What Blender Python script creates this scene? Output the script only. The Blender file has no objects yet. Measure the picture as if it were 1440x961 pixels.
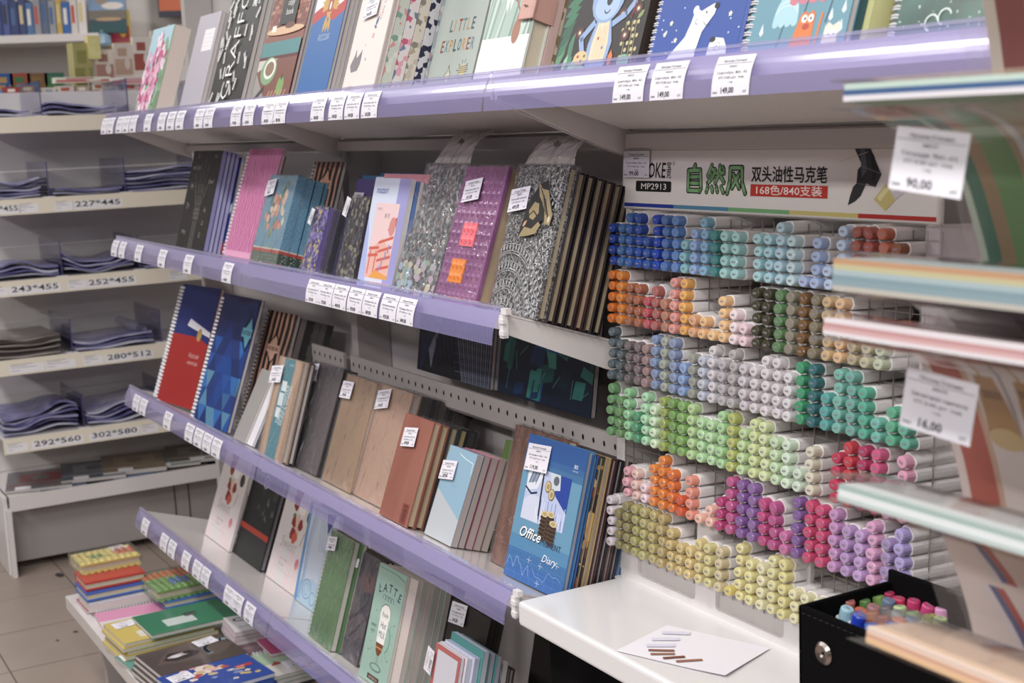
import bpy, math, random
from mathutils import Vector, Matrix
R = math.radians
random.seed(7)
SC = bpy.context.scene
COL = SC.collection

# ------------------------------------------------------------------ camera
cd = bpy.data.cameras.new('camera'); cam = bpy.data.objects.new('camera', cd); COL.objects.link(cam)
SC.camera = cam
cam.location = (1.5912, -0.8845, -0.0239)
YAW, PITCH, ROLL = 1.05085697, 0.15512508, -0.04168836
_f = Vector((-math.sin(YAW)*math.cos(PITCH), math.cos(YAW)*math.cos(PITCH), -math.sin(PITCH)))
_r = Vector((math.cos(YAW), math.sin(YAW), 0)); _u = _r.cross(_f)
_r2 = _r*math.cos(ROLL) + _u*math.sin(ROLL); _u2 = -_r*math.sin(ROLL) + _u*math.cos(ROLL)
cam.rotation_euler = Matrix((_r2, _u2, -_f)).transposed().to_euler()
cd.sensor_width = 36.0; cd.sensor_fit = 'HORIZONTAL'; cd.lens = 1947.277/1440*36
cd.clip_start = 0.02
cd.dof.use_dof = True; cd.dof.focus_distance = 1.9; cd.dof.aperture_fstop = 9.0

# ------------------------------------------------------------------ light
w = bpy.data.worlds.new('world'); SC.world = w; w.use_nodes = True
w.node_tree.nodes['Background'].inputs[0].default_value = (1.0, 0.97, 0.96, 1)
w.node_tree.nodes['Background'].inputs[1].default_value = 0.10
def area(name, loc, sx, sy, power, rot=(0, 0, 0), col=(1, 0.985, 0.975)):
    l = bpy.data.lights.new(name, 'AREA'); l.shape = 'RECTANGLE'; l.size = sx; l.size_y = sy
    l.energy = power; l.color = col
    o = bpy.data.objects.new(name, l); COL.objects.link(o); o.location = loc; o.rotation_euler = rot
    return o
for x, y, pw in ((-2.6, -1.1, 17), (-0.6, -1.1, 19), (1.4, -1.1, 22), (3.0, -1.1, 26), (5.0, -1.1, 46), (-0.6, -2.9, 34), (1.4, -2.9, 36), (5.0, -2.9, 46), (-4.6, -0.6, 18), (-4.4, 1.4, 16)):  # lamps behind the camera are added, to brighten page edges and bag panels
    area('ceiling_and_fill_light', (x, y, 1.35), 1.2, 0.3, pw)
vs = SC.view_settings
vs.view_transform = 'Standard'; vs.look = 'None'; vs.gamma = 1.0; vs.exposure = 0.5; vs.use_curve_mapping = False
cy = SC.cycles
cy.max_bounces = 8; cy.transparent_max_bounces = 16; cy.use_denoising = True

# ------------------------------------------------------------------ materials
def lin(h):
    if isinstance(h, str):
        h = h.lstrip('#'); t = [int(h[i:i+2], 16)/255 for i in (0, 2, 4)]
    else: t = h
    g = .3*t[0]+.59*t[1]+.11*t[2]; t = [g+(c-g)*.94 for c in t]
    return tuple(c/12.92 if c <= .04045 else ((c+.055)/1.055)**2.4 for c in t) + (1.0,)
MATS = {}
def M(col, rough=.5, metal=0, coat=0, noise=None, bump=None, name='paint', alpha=1):
    """plain or noisy procedural surface. noise=(scale, hex2, (sx,sy,sz)); bump=(scale, strength)"""
    key = (col, rough, metal, coat, noise, bump, name, alpha)
    if key in MATS: return MATS[key]
    m = bpy.data.materials.new(name); m.use_nodes = True; nt = m.node_tree
    b = nt.nodes['Principled BSDF']; b.inputs['Base Color'].default_value = lin(col)
    b.inputs['Roughness'].default_value = rough; b.inputs['Metallic'].default_value = metal
    b.inputs['Coat Weight'].default_value = coat; b.inputs['Coat Roughness'].default_value = .08
    b.inputs['Alpha'].default_value = alpha
    if noise or bump:
        tc = nt.nodes.new('ShaderNodeTexCoord'); mp = nt.nodes.new('ShaderNodeMapping')
        nt.links.new(tc.outputs['Object'], mp.inputs[0])
    if noise:
        mp.inputs['Scale'].default_value = noise[2] if len(noise) > 2 else (1, 1, 1)
        n = nt.nodes.new('ShaderNodeTexNoise'); n.inputs['Scale'].default_value = noise[0]; n.inputs['Detail'].default_value = 5
        cr = nt.nodes.new('ShaderNodeValToRGB'); e = cr.color_ramp.elements
        e[0].position = .35; e[0].color = lin(col); e[1].position = .66; e[1].color = lin(noise[1])
        nt.links.new(mp.outputs[0], n.inputs['Vector']); nt.links.new(n.outputs[0], cr.inputs[0])
        nt.links.new(cr.outputs[0], b.inputs['Base Color'])
    if bump:
        n2 = nt.nodes.new('ShaderNodeTexNoise'); n2.inputs['Scale'].default_value = bump[0]; n2.inputs['Detail'].default_value = 4
        bp = nt.nodes.new('ShaderNodeBump'); bp.inputs['Strength'].default_value = bump[1]; bp.inputs['Distance'].default_value = .002
        nt.links.new(mp.outputs[0], n2.inputs['Vector']); nt.links.new(n2.outputs[0], bp.inputs['Height'])
        nt.links.new(bp.outputs[0], b.inputs['Normal'])
    MATS[key] = m; return m
def matte(m):
    m.node_tree.nodes['Principled BSDF'].inputs['Specular IOR Level'].default_value = .08; return m
def wavemat(name, c1, c2, scale, dist=3, axis='X', rough=.5, kind='BANDS', coat=0, ramp=(.4, .6), detail=2, bump=0):
    key = (name, c1, c2, scale)
    if key in MATS: return MATS[key]
    m = bpy.data.materials.new(name); m.use_nodes = True; nt = m.node_tree; b = nt.nodes['Principled BSDF']
    b.inputs['Roughness'].default_value = rough; b.inputs['Coat Weight'].default_value = coat
    tc = nt.nodes.new('ShaderNodeTexCoord'); wv = nt.nodes.new('ShaderNodeTexWave'); wv.wave_type = kind
    if kind == 'BANDS': wv.bands_direction = axis
    wv.inputs['Scale'].default_value = scale; wv.inputs['Distortion'].default_value = dist; wv.inputs['Detail'].default_value = detail
    cr = nt.nodes.new('ShaderNodeValToRGB'); e = cr.color_ramp.elements
    e[0].position = ramp[0]; e[0].color = lin(c1); e[1].position = ramp[1]; e[1].color = lin(c2)
    nt.links.new(tc.outputs['Object'], wv.inputs['Vector']); nt.links.new(wv.outputs['Fac'], cr.inputs[0]); nt.links.new(cr.outputs[0], b.inputs['Base Color'])
    if bump:
        bp = nt.nodes.new('ShaderNodeBump'); bp.inputs['Strength'].default_value = bump; bp.inputs['Distance'].default_value = .002
        nt.links.new(wv.outputs['Fac'], bp.inputs['Height']); nt.links.new(bp.outputs[0], b.inputs['Normal'])
    MATS[key] = m; return m
def vormat(name, cols, scale, rough=.4, coat=0, metal=0, bump=0):
    """cells of random colour (sequins, glitter, dense prints)"""
    key = (name, tuple(cols), scale)
    if key in MATS: return MATS[key]
    m = bpy.data.materials.new(name); m.use_nodes = True; nt = m.node_tree; b = nt.nodes['Principled BSDF']
    b.inputs['Roughness'].default_value = rough; b.inputs['Coat Weight'].default_value = coat; b.inputs['Metallic'].default_value = metal
    tc = nt.nodes.new('ShaderNodeTexCoord'); v = nt.nodes.new('ShaderNodeTexVoronoi'); v.inputs['Scale'].default_value = scale
    sp = nt.nodes.new('ShaderNodeSeparateColor'); cr = nt.nodes.new('ShaderNodeValToRGB'); cr.color_ramp.interpolation = 'CONSTANT'
    els = cr.color_ramp.elements
    while len(els) < len(cols): els.new(.5)
    for i, c in enumerate(cols): els[i].position = i/len(cols); els[i].color = lin(c)
    nt.links.new(tc.outputs['Object'], v.inputs['Vector']); nt.links.new(v.outputs['Color'], sp.inputs[0])
    nt.links.new(sp.outputs[0], cr.inputs[0]); nt.links.new(cr.outputs[0], b.inputs['Base Color'])
    if bump:
        bp = nt.nodes.new('ShaderNodeBump'); bp.inputs['Strength'].default_value = bump; bp.inputs['Distance'].default_value = .003
        nt.links.new(sp.outputs[1], bp.inputs['Height']); nt.links.new(bp.outputs[0], b.inputs['Normal'])
    MATS[key] = m; return m
def film(name, tint=(1, 1, 1), haze=0.0, hazecol='#ffffff', scale=30, strength=.6, base=.04, rough=.12):
    """clear glossy plastic: straight-through light, a fresnel gloss over crumples, a little milky haze"""
    if name in MATS: return MATS[name]
    m = bpy.data.materials.new(name); m.use_nodes = True; nt = m.node_tree
    for n in list(nt.nodes):
        if n.type != 'OUTPUT_MATERIAL': nt.nodes.remove(n)
    out = [n for n in nt.nodes][0]
    tr = nt.nodes.new('ShaderNodeBsdfTransparent'); tr.inputs[0].default_value = (*tint, 1)
    gl = nt.nodes.new('ShaderNodeBsdfGlossy'); gl.inputs['Roughness'].default_value = rough
    tc = nt.nodes.new('ShaderNodeTexCoord'); n = nt.nodes.new('ShaderNodeTexNoise'); n.inputs['Scale'].default_value = scale; n.inputs['Detail'].default_value = 3
    n.inputs['Distortion'].default_value = 1.2
    bp = nt.nodes.new('ShaderNodeBump'); bp.inputs['Strength'].default_value = strength; bp.inputs['Distance'].default_value = .006
    nt.links.new(tc.outputs['Object'], n.inputs['Vector']); nt.links.new(n.outputs[0], bp.inputs['Height']); nt.links.new(bp.outputs[0], gl.inputs['Normal'])
    lw = nt.nodes.new('ShaderNodeLayerWeight'); lw.inputs[0].default_value = .5; nt.links.new(bp.outputs[0], lw.inputs['Normal'])
    fr = nt.nodes.new('ShaderNodeMath'); fr.operation = 'POWER'; fr.inputs[1].default_value = 4; nt.links.new(lw.outputs['Facing'], fr.inputs[0])
    ad = nt.nodes.new('ShaderNodeMath'); ad.operation = 'ADD'; ad.use_clamp = True; ad.inputs[1].default_value = base; nt.links.new(fr.outputs[0], ad.inputs[0])
    mx = nt.nodes.new('ShaderNodeMixShader'); nt.links.new(ad.outputs[0], mx.inputs[0])
    src = tr
    if haze:
        df = nt.nodes.new('ShaderNodeBsdfDiffuse'); df.inputs[0].default_value = lin(hazecol)
        m2 = nt.nodes.new('ShaderNodeMixShader'); m2.inputs[0].default_value = haze
        nt.links.new(tr.outputs[0], m2.inputs[1]); nt.links.new(df.outputs[0], m2.inputs[2]); src = m2
    nt.links.new(src.outputs[0], mx.inputs[1]); nt.links.new(gl.outputs[0], mx.inputs[2]); nt.links.new(mx.outputs[0], out.inputs[0])
    MATS[name] = m; return m
def attrmat(name, rough=.45, coat=0, objcol=False):
    if name in MATS: return MATS[name]
    m = bpy.data.materials.new(name); m.use_nodes = True; nt = m.node_tree; b = nt.nodes['Principled BSDF']
    b.inputs['Roughness'].default_value = rough; b.inputs['Coat Weight'].default_value = coat
    if objcol:
        a = nt.nodes.new('ShaderNodeObjectInfo'); nt.links.new(a.outputs['Color'], b.inputs['Base Color'])
    else:
        a = nt.nodes.new('ShaderNodeAttribute'); a.attribute_name = 'Col'; nt.links.new(a.outputs['Color'], b.inputs['Base Color'])
    MATS[name] = m; return m
PRINT = attrmat('print_ink', .5)
PRINTG = attrmat('print_gloss', .3, .35)
WHITE = M('#dcd6d4', .38, coat=.15, name='white_enamel')
WHITE2 = M('#d9d2d0', .22, coat=.5, name='glossy_white_enamel')
CREAM = M('#e6dbc9', .4, name='cream_plastic')
GREYM = M('#b9b2b0', .5, name='grey_enamel')
DARK = M('#0d0c0d', .8, name='dark_gap')
WIREM = M('#a59c98', .35, metal=.6, name='wire_metal')
PAPER = M('#e9e5e8', .6, name='paper')
LABEL = M('#e6e2ea', .5, name='label_paper')
STRIP = film('lilac_plastic', (.935, .92, .998), .18, '#c0baf6', 3, .03, .05, .16)
CELLO = film('cellophane', (.98, .98, .98), .025, '#ffffff', 30, 1.0, .05, .1)
FLAP = film('hang_flap_film', (.9, .88, .88), .45, '#e8dcdc', 40, .8, .05, .2)
ACRYL = film('clear_divider', (.80, .80, .88), .07, '#8f8fc0', 2, .02, .05, .05)

# ------------------------------------------------------------------ objects
def put(o, parent=None, loc=None, rot=None):
    COL.objects.link(o)
    if parent is not None: o.parent = parent
    if loc is not None: o.location = loc
    if rot is not None: o.rotation_euler = rot
    return o
def tag(o, label, cat=None, group=None, kind=None):
    if label: o['label'] = label
    if cat: o['category'] = cat
    if group: o['group'] = group
    if kind: o['kind'] = kind
    return o
def thing(name, label, cat, loc=(0, 0, 0), rot=(0, 0, 0), group=None):
    return tag(put(bpy.data.objects.new(name, None), None, loc, rot), label, cat, group)
class MB:
    def __init__(s): s.v = []; s.f = []; s.m = []; s.c = []; s.mi = 0; s.col = None
    def face(s, pts):
        n = len(s.v); s.v += [tuple(p) for p in pts]; s.f.append(tuple(range(n, n+len(pts)))); s.m.append(s.mi); s.c.append(s.col)
    def box(s, x0, y0, z0, x1, y1, z1, M4=None):
        P = [Vector(p) for p in ((x0,y0,z0),(x1,y0,z0),(x1,y1,z0),(x0,y1,z0),(x0,y0,z1),(x1,y0,z1),(x1,y1,z1),(x0,y1,z1))]
        if M4: P = [M4 @ p for p in P]
        n = len(s.v); s.v += [tuple(p) for p in P]
        for q in ((0,3,2,1),(4,5,6,7),(0,1,5,4),(1,2,6,5),(2,3,7,6),(3,0,4,7)):
            s.f.append(tuple(n+i for i in q)); s.m.append(s.mi); s.c.append(s.col)
        return s
    def prism(s, prof, a0, a1, axis='x', cap=True):
        """closed 2-D profile pushed along an axis: x -> (y,z), y -> (x,z), z -> (x,y)"""
        def p3(p, a): return {'x': (a, p[0], p[1]), 'y': (p[0], a, p[1]), 'z': (p[0], p[1], a)}[axis]
        k = len(prof); n = len(s.v); s.v += [p3(p, a0) for p in prof] + [p3(p, a1) for p in prof]
        for i in range(k):
            j = (i+1) % k; s.f.append((n+i, n+j, n+k+j, n+k+i)); s.m.append(s.mi); s.c.append(s.col)
        if cap:
            s.f.append(tuple(n+i for i in range(k))[::-1]); s.m.append(s.mi); s.c.append(s.col)
            s.f.append(tuple(n+k+i for i in range(k))); s.m.append(s.mi); s.c.append(s.col)
        return s
    def grid(s, pts, nu, nv):
        n = len(s.v); s.v += [tuple(p) for p in pts]
        for j in range(nv-1):
            for i in range(nu-1):
                a = n+j*nu+i; s.f.append((a, a+1, a+nu+1, a+nu)); s.m.append(s.mi); s.c.append(s.col)
        return s
    def ring(s, c, r, t, axis='x', n=8, k=4, sx=1):
        """small torus"""
        P = []
        for i in range(n):
            A = 2*math.pi*i/n
            for j in range(k):
                B = 2*math.pi*j/k; rr = r + t*math.cos(B); d = t*math.sin(B)
                q = (d, rr*math.cos(A)*sx, rr*math.sin(A)) if axis == 'x' else (rr*math.cos(A), rr*math.sin(A)*sx, d)
                P.append((c[0]+q[0], c[1]+q[1], c[2]+q[2]))
        o = len(s.v); s.v += P
        for i in range(n):
            for j in range(k):
                i2, j2 = (i+1) % n, (j+1) % k
                s.f.append((o+i*k+j, o+i2*k+j, o+i2*k+j2, o+i*k+j2)); s.m.append(s.mi); s.c.append(s.col)
        return s
    def cyl(s, a, b, r, n=8, r2=None):
        a, b = Vector(a), Vector(b); d = (b-a).normalized()
        u = d.orthogonal().normalized(); v = d.cross(u); r2 = r if r2 is None else r2
        o = len(s.v)
        for p, q in ((a, r), (b, r2)):
            for i in range(n):
                t = 2*math.pi*i/n; s.v.append(tuple(p + u*q*math.cos(t) + v*q*math.sin(t)))
        for i in range(n):
            j = (i+1) % n; s.f.append((o+i, o+j, o+n+j, o+n+i)); s.m.append(s.mi); s.c.append(s.col)
        s.f.append(tuple(range(o, o+n))[::-1]); s.m.append(s.mi); s.c.append(s.col)
        s.f.append(tuple(range(o+n, o+2*n))); s.m.append(s.mi); s.c.append(s.col)
        return s
    def mesh(s, name, mats, smooth=False):
        me = bpy.data.meshes.new(name); me.from_pydata(s.v, [], s.f)
        for m in (mats if isinstance(mats, (list, tuple)) else [mats]): me.materials.append(m)
        me.polygons.foreach_set('material_index', s.m)
        if any(c is not None for c in s.c):
            at = me.color_attributes.new('Col', 'FLOAT_COLOR', 'CORNER'); buf = []
            for p, c in zip(s.f, s.c): buf += list(c or (1, 1, 1, 1))*len(p)
            at.data.foreach_set('color', buf)
        if smooth: me.polygons.foreach_set('use_smooth', [True]*len(s.f))
        me.update(); return me
    def build(s, name, mats, parent=None, loc=None, rot=None, smooth=False, bevel=0, seg=2):
        o = put(bpy.data.objects.new(name, s.mesh(name, mats, smooth)), parent, loc, rot)
        if bevel:
            b = o.modifiers.new('bevel', 'BEVEL'); b.width = bevel; b.segments = seg; b.limit_method = 'ANGLE'; b.angle_limit = R(40)
        return o
def inst(name, me, parent=None, loc=None, rot=None):
    return put(bpy.data.objects.new(name, me), parent, loc, rot)
# ------------------------------------------------------------------ flat print (mm, on a cover)
_TX = {}
def glyphs(s, bold=0.0, shear=0.0):
    k = (s, bold, shear)
    if k not in _TX:
        c = bpy.data.curves.new('t', 'FONT'); c.body = s; c.resolution_u = 2; c.offset = bold; c.shear = shear
        o = bpy.data.objects.new('t', c); me = o.to_mesh()
        vs_ = [(v.co.x, v.co.y) for v in me.vertices]; fs = [tuple(p.vertices) for p in me.polygons]
        o.to_mesh_clear(); bpy.data.objects.remove(o); bpy.data.curves.remove(c)
        wd = max([v[0] for v in vs_] or [0]); _TX[k] = (vs_, fs, wd)
    return _TX[k]
EPS = 0.000008
class Art:
    def __init__(s): s.b = MB(); s.k = 1
    def _add(s, pts, col):
        s.b.col = lin(col); s.b.face([(p[0], p[1], s.k) for p in pts])
    def poly(s, pts, col): s._add(pts, col); s.k += 1; return s
    def rect(s, u0, v0, u1, v1, col): return s.poly([(u0, v0), (u1, v0), (u1, v1), (u0, v1)], col)
    def ell(s, u, v, a, b, col, n=18, rot=0):
        c, d = math.cos(R(rot)), math.sin(R(rot)); P = []
        for i in range(n):
            x, y = a*math.cos(2*math.pi*i/n), b*math.sin(2*math.pi*i/n); P.append((u+x*c-y*d, v+x*d+y*c))
        return s.poly(P, col)
    def line(s, pts, w_, col):
        for (a, b) in zip(pts, pts[1:]):
            dx, dy = b[0]-a[0], b[1]-a[1]; L = math.hypot(dx, dy) or 1; nx, ny = -dy/L*w_/2, dx/L*w_/2
            ex, ey = dx/L*w_*.2, dy/L*w_*.2
            s._add([(a[0]+nx-ex, a[1]+ny-ey), (a[0]-nx-ex, a[1]-ny-ey), (b[0]-nx+ex, b[1]-ny+ey), (b[0]+nx+ex, b[1]+ny+ey)], col)
        s.k += 1; return s
    def text(s, t, u, v, h, col, rot=0, w_=None, al='l', bold=0.0, shear=0.0):
        vs_, fs, wd = glyphs(t, bold, shear); sy = h/.7; sx = sy if w_ is None else w_/max(wd, 1e-6)
        o = {'l': 0, 'c': -wd*sx/2, 'r': -wd*sx}[al]; c, d = math.cos(R(rot)), math.sin(R(rot))
        P = [(u+(x*sx+o)*c-y*sy*d, v+(x*sx+o)*d+y*sy*c) for x, y in vs_]
        for f in fs: s._add([P[i] for i in f], col)
        s.k += 1; return s
    def leaf(s, u, v, L, W, ang, col):
        c, d = math.cos(R(ang)), math.sin(R(ang)); q = [(0, 0), (.3, .42), (.65, .4), (1, 0), (.65, -.4), (.3, -.42)]
        return s.poly([(u+L*x*c-W*y*d, v+L*x*d+W*y*c) for x, y in q], col)
    def blob(s, u, v, a, b, col, rnd, n=9):
        P = []
        for i in range(n):
            t = 2*math.pi*i/n; k = rnd.uniform(.7, 1.2); P.append((u+a*k*math.cos(t), v+b*k*math.sin(t)))
        return s.poly(P, col)
    def brush(s, pts, w_, col):
        for p in pts: s.ell(p[0], p[1], w_/2, w_/2, col, 10); s.k -= 1
        return s.line(pts, w_, col)
    def arc(s, u, v, r, a0, a1, w_, col, n=10, ry=None):
        ry = r if ry is None else ry
        return s.line([(u+r*math.cos(R(a0+(a1-a0)*i/n)), v+ry*math.sin(R(a0+(a1-a0)*i/n))) for i in range(n+1)], w_, col)
    def mesh(s, name, fmap=None, mat=None, clip=None):
        b = MB(); 
        f = fmap or (lambda u, v, k: (u/1000, -.0002-k*EPS, v/1000))
        b.f = list(s.b.f); b.m = list(s.b.m); b.c = list(s.b.c)
        if clip:
            cu, cv = clip; b.v = [f(min(max(u, 0), cu), min(max(v, 0), cv), k) for u, v, k in s.b.v]
        else: b.v = [f(u, v, k) for u, v, k in s.b.v]
        return b.mesh(name, mat or PRINT)
    def build(s, name, parent, fmap=None, mat=None, clip=None, loc=None, rot=None):
        return inst(name, s.mesh(name, fmap, mat, clip), parent, loc, rot)
# price label: 58 x 40 mm paper, shop header, item lines, price
_LAB = {}
ITEMS = ['Скетчбук, 80л. А5', 'Тетрадь 96л. кл.', 'Ежедневник А5', 'Блокнот 60л. А6', 'Записная книжка']
def label_meshes(price, w_=58, h=40, tint='#2b2930'):
    key = (price, w_, h)
    if key not in _LAB:
        b = MB(); b.box(0, -.0003, 0, w_/1000, 0, h/1000); paper = b.mesh('price_label', LABEL)
        a = Art(); r = random.Random(price+str(w_)); t = tint
        a.text('Магазин Отличник', w_/2, h-6.2, 2.6, t, w_=w_*.62, al='c')
        a.line([(1.5, h-7.6), (w_-1.5, h-7.6)], .35, t)
        a.text('0000%d' % r.randint(1000, 9999), w_/2, h-11.4, 2.2, t, al='c')
        a.text(r.choice(ITEMS), w_/2, h-17.5, 2.6, t, w_=w_*.8, al='c')
        a.text('УП %d/30 шт. тов.' % r.randint(2, 9), w_/2, h-22.2, 2.4, t, w_=w_*.7, al='c')
        a.text('1 тов.', w_/2, h-26.5, 2.0, t, al='c')
        a.text('Цена', 2, 3, 2.2, t); a.text(price, w_*.24, 3, 5.6, t, w_=w_*.36, bold=.02); a.text('руб', w_-9, 3, 2.2, t)
        _LAB[key] = (paper, a.mesh('label_print', lambda u, v, k: (u/1000, -.0005, v/1000)))
    return _LAB[key]
def strip_label(parent, x, price, yfun, w_=58, h=39):
    key = ('strip', price, w_, h)
    if key not in _LAB:
        flat_p, flat_t = label_meshes(price, w_, h)
        P = []; z0 = -.0425
        for j in range(8):
            z = z0+h/1000*j/7
            for i in range(2): P.append((w_/1000*i, yfun(z)-.0011, z))
        pm = MB().grid(P, 2, 8).mesh('price_label', LABEL)
        tm = flat_t.copy()
        for v in tm.vertices: z = z0+v.co.z; v.co = (v.co.x, yfun(z)-.0014, z)
        _LAB[key] = (pm, tm)
    p, t = _LAB[key]; o = inst('price_label', p, parent, (x, -.2, 0)); inst('label_print', t, o); return o
def price_label(parent, x, y, z, price, w_=58, h=40, rot=(0, 0, 0)):
    p, t = label_meshes(price, w_, h)
    o = inst('price_label', p, parent, (x, y, z), rot); inst('label_print', t, o); return o
# ------------------------------------------------------------------ setting
FZ = -1.427
fl = tag(MB().box(-7, -4, FZ-.06, 3.5, 3.5, FZ-.003).build('floor', M('#5f534c', .8, name='grout')), 'beige square floor tiles with dark grout lines', None, None, 'structure')
tm = MB().box(0, 0, 0, .311, .311, .008)
TILE = M('#95857a', .4, noise=(3, '#a29187'), name='ceramic_tile')
tme = tm.mesh('tile', TILE)
for i in range(-7, 16):
    for j in range(-6, 6):
        inst('tile', tme, fl, (-2.194-.315+.315*i-.8*0+.002, -.005+.315*j+.002, FZ-.008+random.uniform(-.0006, .0006)))
tag(MB().box(-6.6, -4, FZ, -6.5, 3.5, 1.6).build('wall_back', M('#cfc8c4', .8, name='wall_paint')), 'pale plain shop wall far behind the shelves', None, None, 'structure')
tag(MB().box(-7, 3.4, FZ, 3.5, 3.5, 1.6).build('wall_right', M('#cfc8c4', .8, name='wall_paint')), 'plain shop wall behind the shelving', None, None, 'structure')

for k, (x, y, a_, b_) in enumerate(((-2.98, -.02, 26, 14), (-2.40, -.10, 9, 7), (-2.36, -.16, 6, 5), (-2.93, .05, 12, 7))):
    st_ = Art(); st_.blob(0, 0, a_, b_, '#3c332e', random.Random(k))
    st_.build('floor_stain', fl, lambda u, v, k: (u/1000, v/1000, .0012), loc=(x, y, FZ))
# ------------------------------------------------------------------ main shelving frame
fr = thing('shelving_frame', 'grey back frame of the long notebook shelving, slotted rails and posts', 'shelving', (-1, .3, FZ))
def F(b, name, mats, **k): return b.build(name, mats, fr, (1, -.3, -FZ), **k)
for x in (-1.985, -1.0, 0.0):
    F(MB().box(x+.012 if x > -1.9 else x+.002, .302, FZ+.02, x+.985 if x > -1.9 else x+.975, .312, .36), 'back_panel', M('#c6bfbd', .5, name='back_panel_grey'))
for x in (-1.985, -1.0, -.005, .985):
    F(MB().box(x-.012, .228, FZ, x+.018, .30, .4), 'upright', GREYM)
for x in (-2, -1, 0):
    x0 = x+.02; x1 = x+.985
    F(MB().prism([(.207, -.043), (.205, -.061), (.24, -.061), (.24, -.036), (.212, -.040)], x0, x1), 'back_rail', M('#c4bcba', .45, name='rail_enamel'))
    b = MB()
    n = 46
    for i in range(n):
        xx = x0+.012+i*(x1-x0-.024)/(n-1); b.box(xx-.004, .2375, -.036, xx+.004, .2395, -.022)
    b.box(x0, .241, -.045, x1, .244, -.004)
    o = F(b, 'slot_row', DARK); o['kind'] = 'stuff'
for x in (-2, -1):
    x0 = x+.02; x1 = x+.985
    F(MB().prism([(.208, -.472), (.208, -.512), (.216, -.52), (.30, -.52), (.30, -.512), (.218, -.512), (.214, -.51), (.214, -.472)], x0, x1), 'ledge_rail', M('#c0b8b6', .45, name='rail_enamel2'))
    b = MB(); n = 34
    for i in range(n):
        xx = x0+.015+i*(x1-x0-.03)/(n-1)
        b.face([(xx+.0028*math.cos(t*math.pi/4), .2075, -.489+.0046*math.sin(t*math.pi/4)) for t in range(8)])
    o = F(b, 'slot_row', DARK); o['kind'] = 'stuff'
F(MB().box(-2, .225, FZ, -.02, .30, FZ+.08), 'base_plinth', GREYM)

# ------------------------------------------------------------------ shelves with lilac price strips
ORD = ['first', 'second', 'third', 'fourth', 'fifth', 'sixth', 'seventh', 'eighth', 'ninth', 'tenth', 'eleventh', 'twelfth', 'thirteenth', 'fourteenth', 'fifteenth',
       'sixteenth', 'seventeenth', 'eighteenth', 'nineteenth', 'twentieth', 'twenty-first', 'twenty-second', 'twenty-third', 'twenty-fourth', 'twenty-fifth', 'twenty-sixth', 'twenty-seventh', 'twenty-eighth']
def strip_profile():
    out = []; inn = []
    for i in range(11):
        t = i/10; z = .005-.048*t; y = .013-.0165*t-.004*math.sin(math.pi*t)
        out.append((y, z)); inn.append((y+.0016, z))
    return out + inn[::-1]
def strip_y(z): t = (.005-z)/.048; return .013-.0165*t-.004*math.sin(math.pi*t)
SP = strip_profile(); SLOPE = R(18)
def shelf(label, x0, x1, zt, labels=(), price='149,00', y0=.014, brackets=(0, 1), gloss=False, prices=None):
    s = thing('display_shelf', label, 'shelf', (x0, .2, zt), group=None)
    L = x1-x0; o = (0, -.2, 0)
    b = MB(); mm = WHITE2 if gloss else WHITE
    sl = lambda y: -math.tan(SLOPE)*(y-y0)
    b.prism([(y0, 0), (y0, -.024), (y0+.004, -.024), (y0+.004, -.004), (.222, sl(.222)-.004), (.222, sl(.222))], .003, L-.003)
    b.prism([(y0+.012, sl(y0+.012)-.004), (y0+.016, sl(y0+.016)-.012), (.205, sl(.205)-.012), (.21, sl(.21)-.004)], .02, L-.02)
    b.build('shelf_panel', mm, s, o)
    d = MB()
    for i in range(int(L/.016)):
        xx = .02+i*.016; d.face([(xx+e*.005, y0+f, sl(y0+f)+.0003) for e, f in ((0, .008), (1, .008), (1, .0105), (0, .0105))])
    e = d.build('perforation_row', M('#8d8684', .6, name='perforation'), s, o); e['kind'] = 'stuff'
    for k in brackets:
        xb = .004 if k == 0 else L-.008
        MB().prism([(.018, -.0045), (.014, -.028), (.18, -.098), (.222, -.112), (.222, -.072)], xb, xb+.004).build('bracket', mm, s, o)
    if labels is not None:
        MB().prism([(p[0], p[1]) for p in SP], .002, L-.004).build('price_strip', STRIP, s, o, smooth=False)
        c = MB()
        c.prism([(.0115, .008), (.0115, .0045), (.018, .0045), (.018, .008)], .002, L-.004); c.build('strip_clip', film('clip_film', (.9, .89, .98), .3, '#d9d6f4', 3, .03, .08, .1), s, o)
        for i, (cx, wd) in enumerate(labels):
            pr = (prices[i % len(prices)] if prices else price)
            strip_label(s, cx-x0-.029, pr, strip_y)
    return s
T1 = [(-1.965, .052), (-1.903, .06), (-1.819, .06), (-1.758, .06), (-1.695, .06), (-1.571, .06), (-1.461, .06), (-1.391, .06), (-1.325, .06), (-1.195, .06), (-1.132, .06)]
T2 = [(-.966, .06), (-.896, .053), (-.794, .059), (-.734, .061), (-.56, .061), (-.483, .059), (-.419, .06), (-.354, .06)]
T3 = [(.329, .061), (.399, .053), (.504, .055)]
P1 = ['160,00', '149,00', '99,00', '169,00', '189,00']; P2 = ['129,00', '129,00', '469,00', '429,00', '349,00', '429,00', '349,00', '149,00', '349,00']
shelf('white top shelf section at the far end with lilac price strip', -1.992, -1.0, .038, T1, prices=P1)
shelf('white top shelf section with a grey-skinned wildlife stack above, between the other two', -1.0, 0, .038, T2, prices=['99,00', '169,00', '89,00', '89,00', '160,00', '149,00', '149,00', '169,00'])['label'] = 'white top shelf section in the middle, lilac price strip under the cat notebooks'
shelf('white top shelf section above the marker stand, lilac price strip', 0, 1.0, .038, T3, prices=['149,00'])
shelf('white shelf section below the black skeleton-hand books, lilac strip', -1.995, -1.0, -.27, [(-1.968, .05), (-1.896, .06), (-1.745, .05), (-1.546, .05), (-1.349, .05), (-1.089, .057)], prices=P1)
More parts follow.
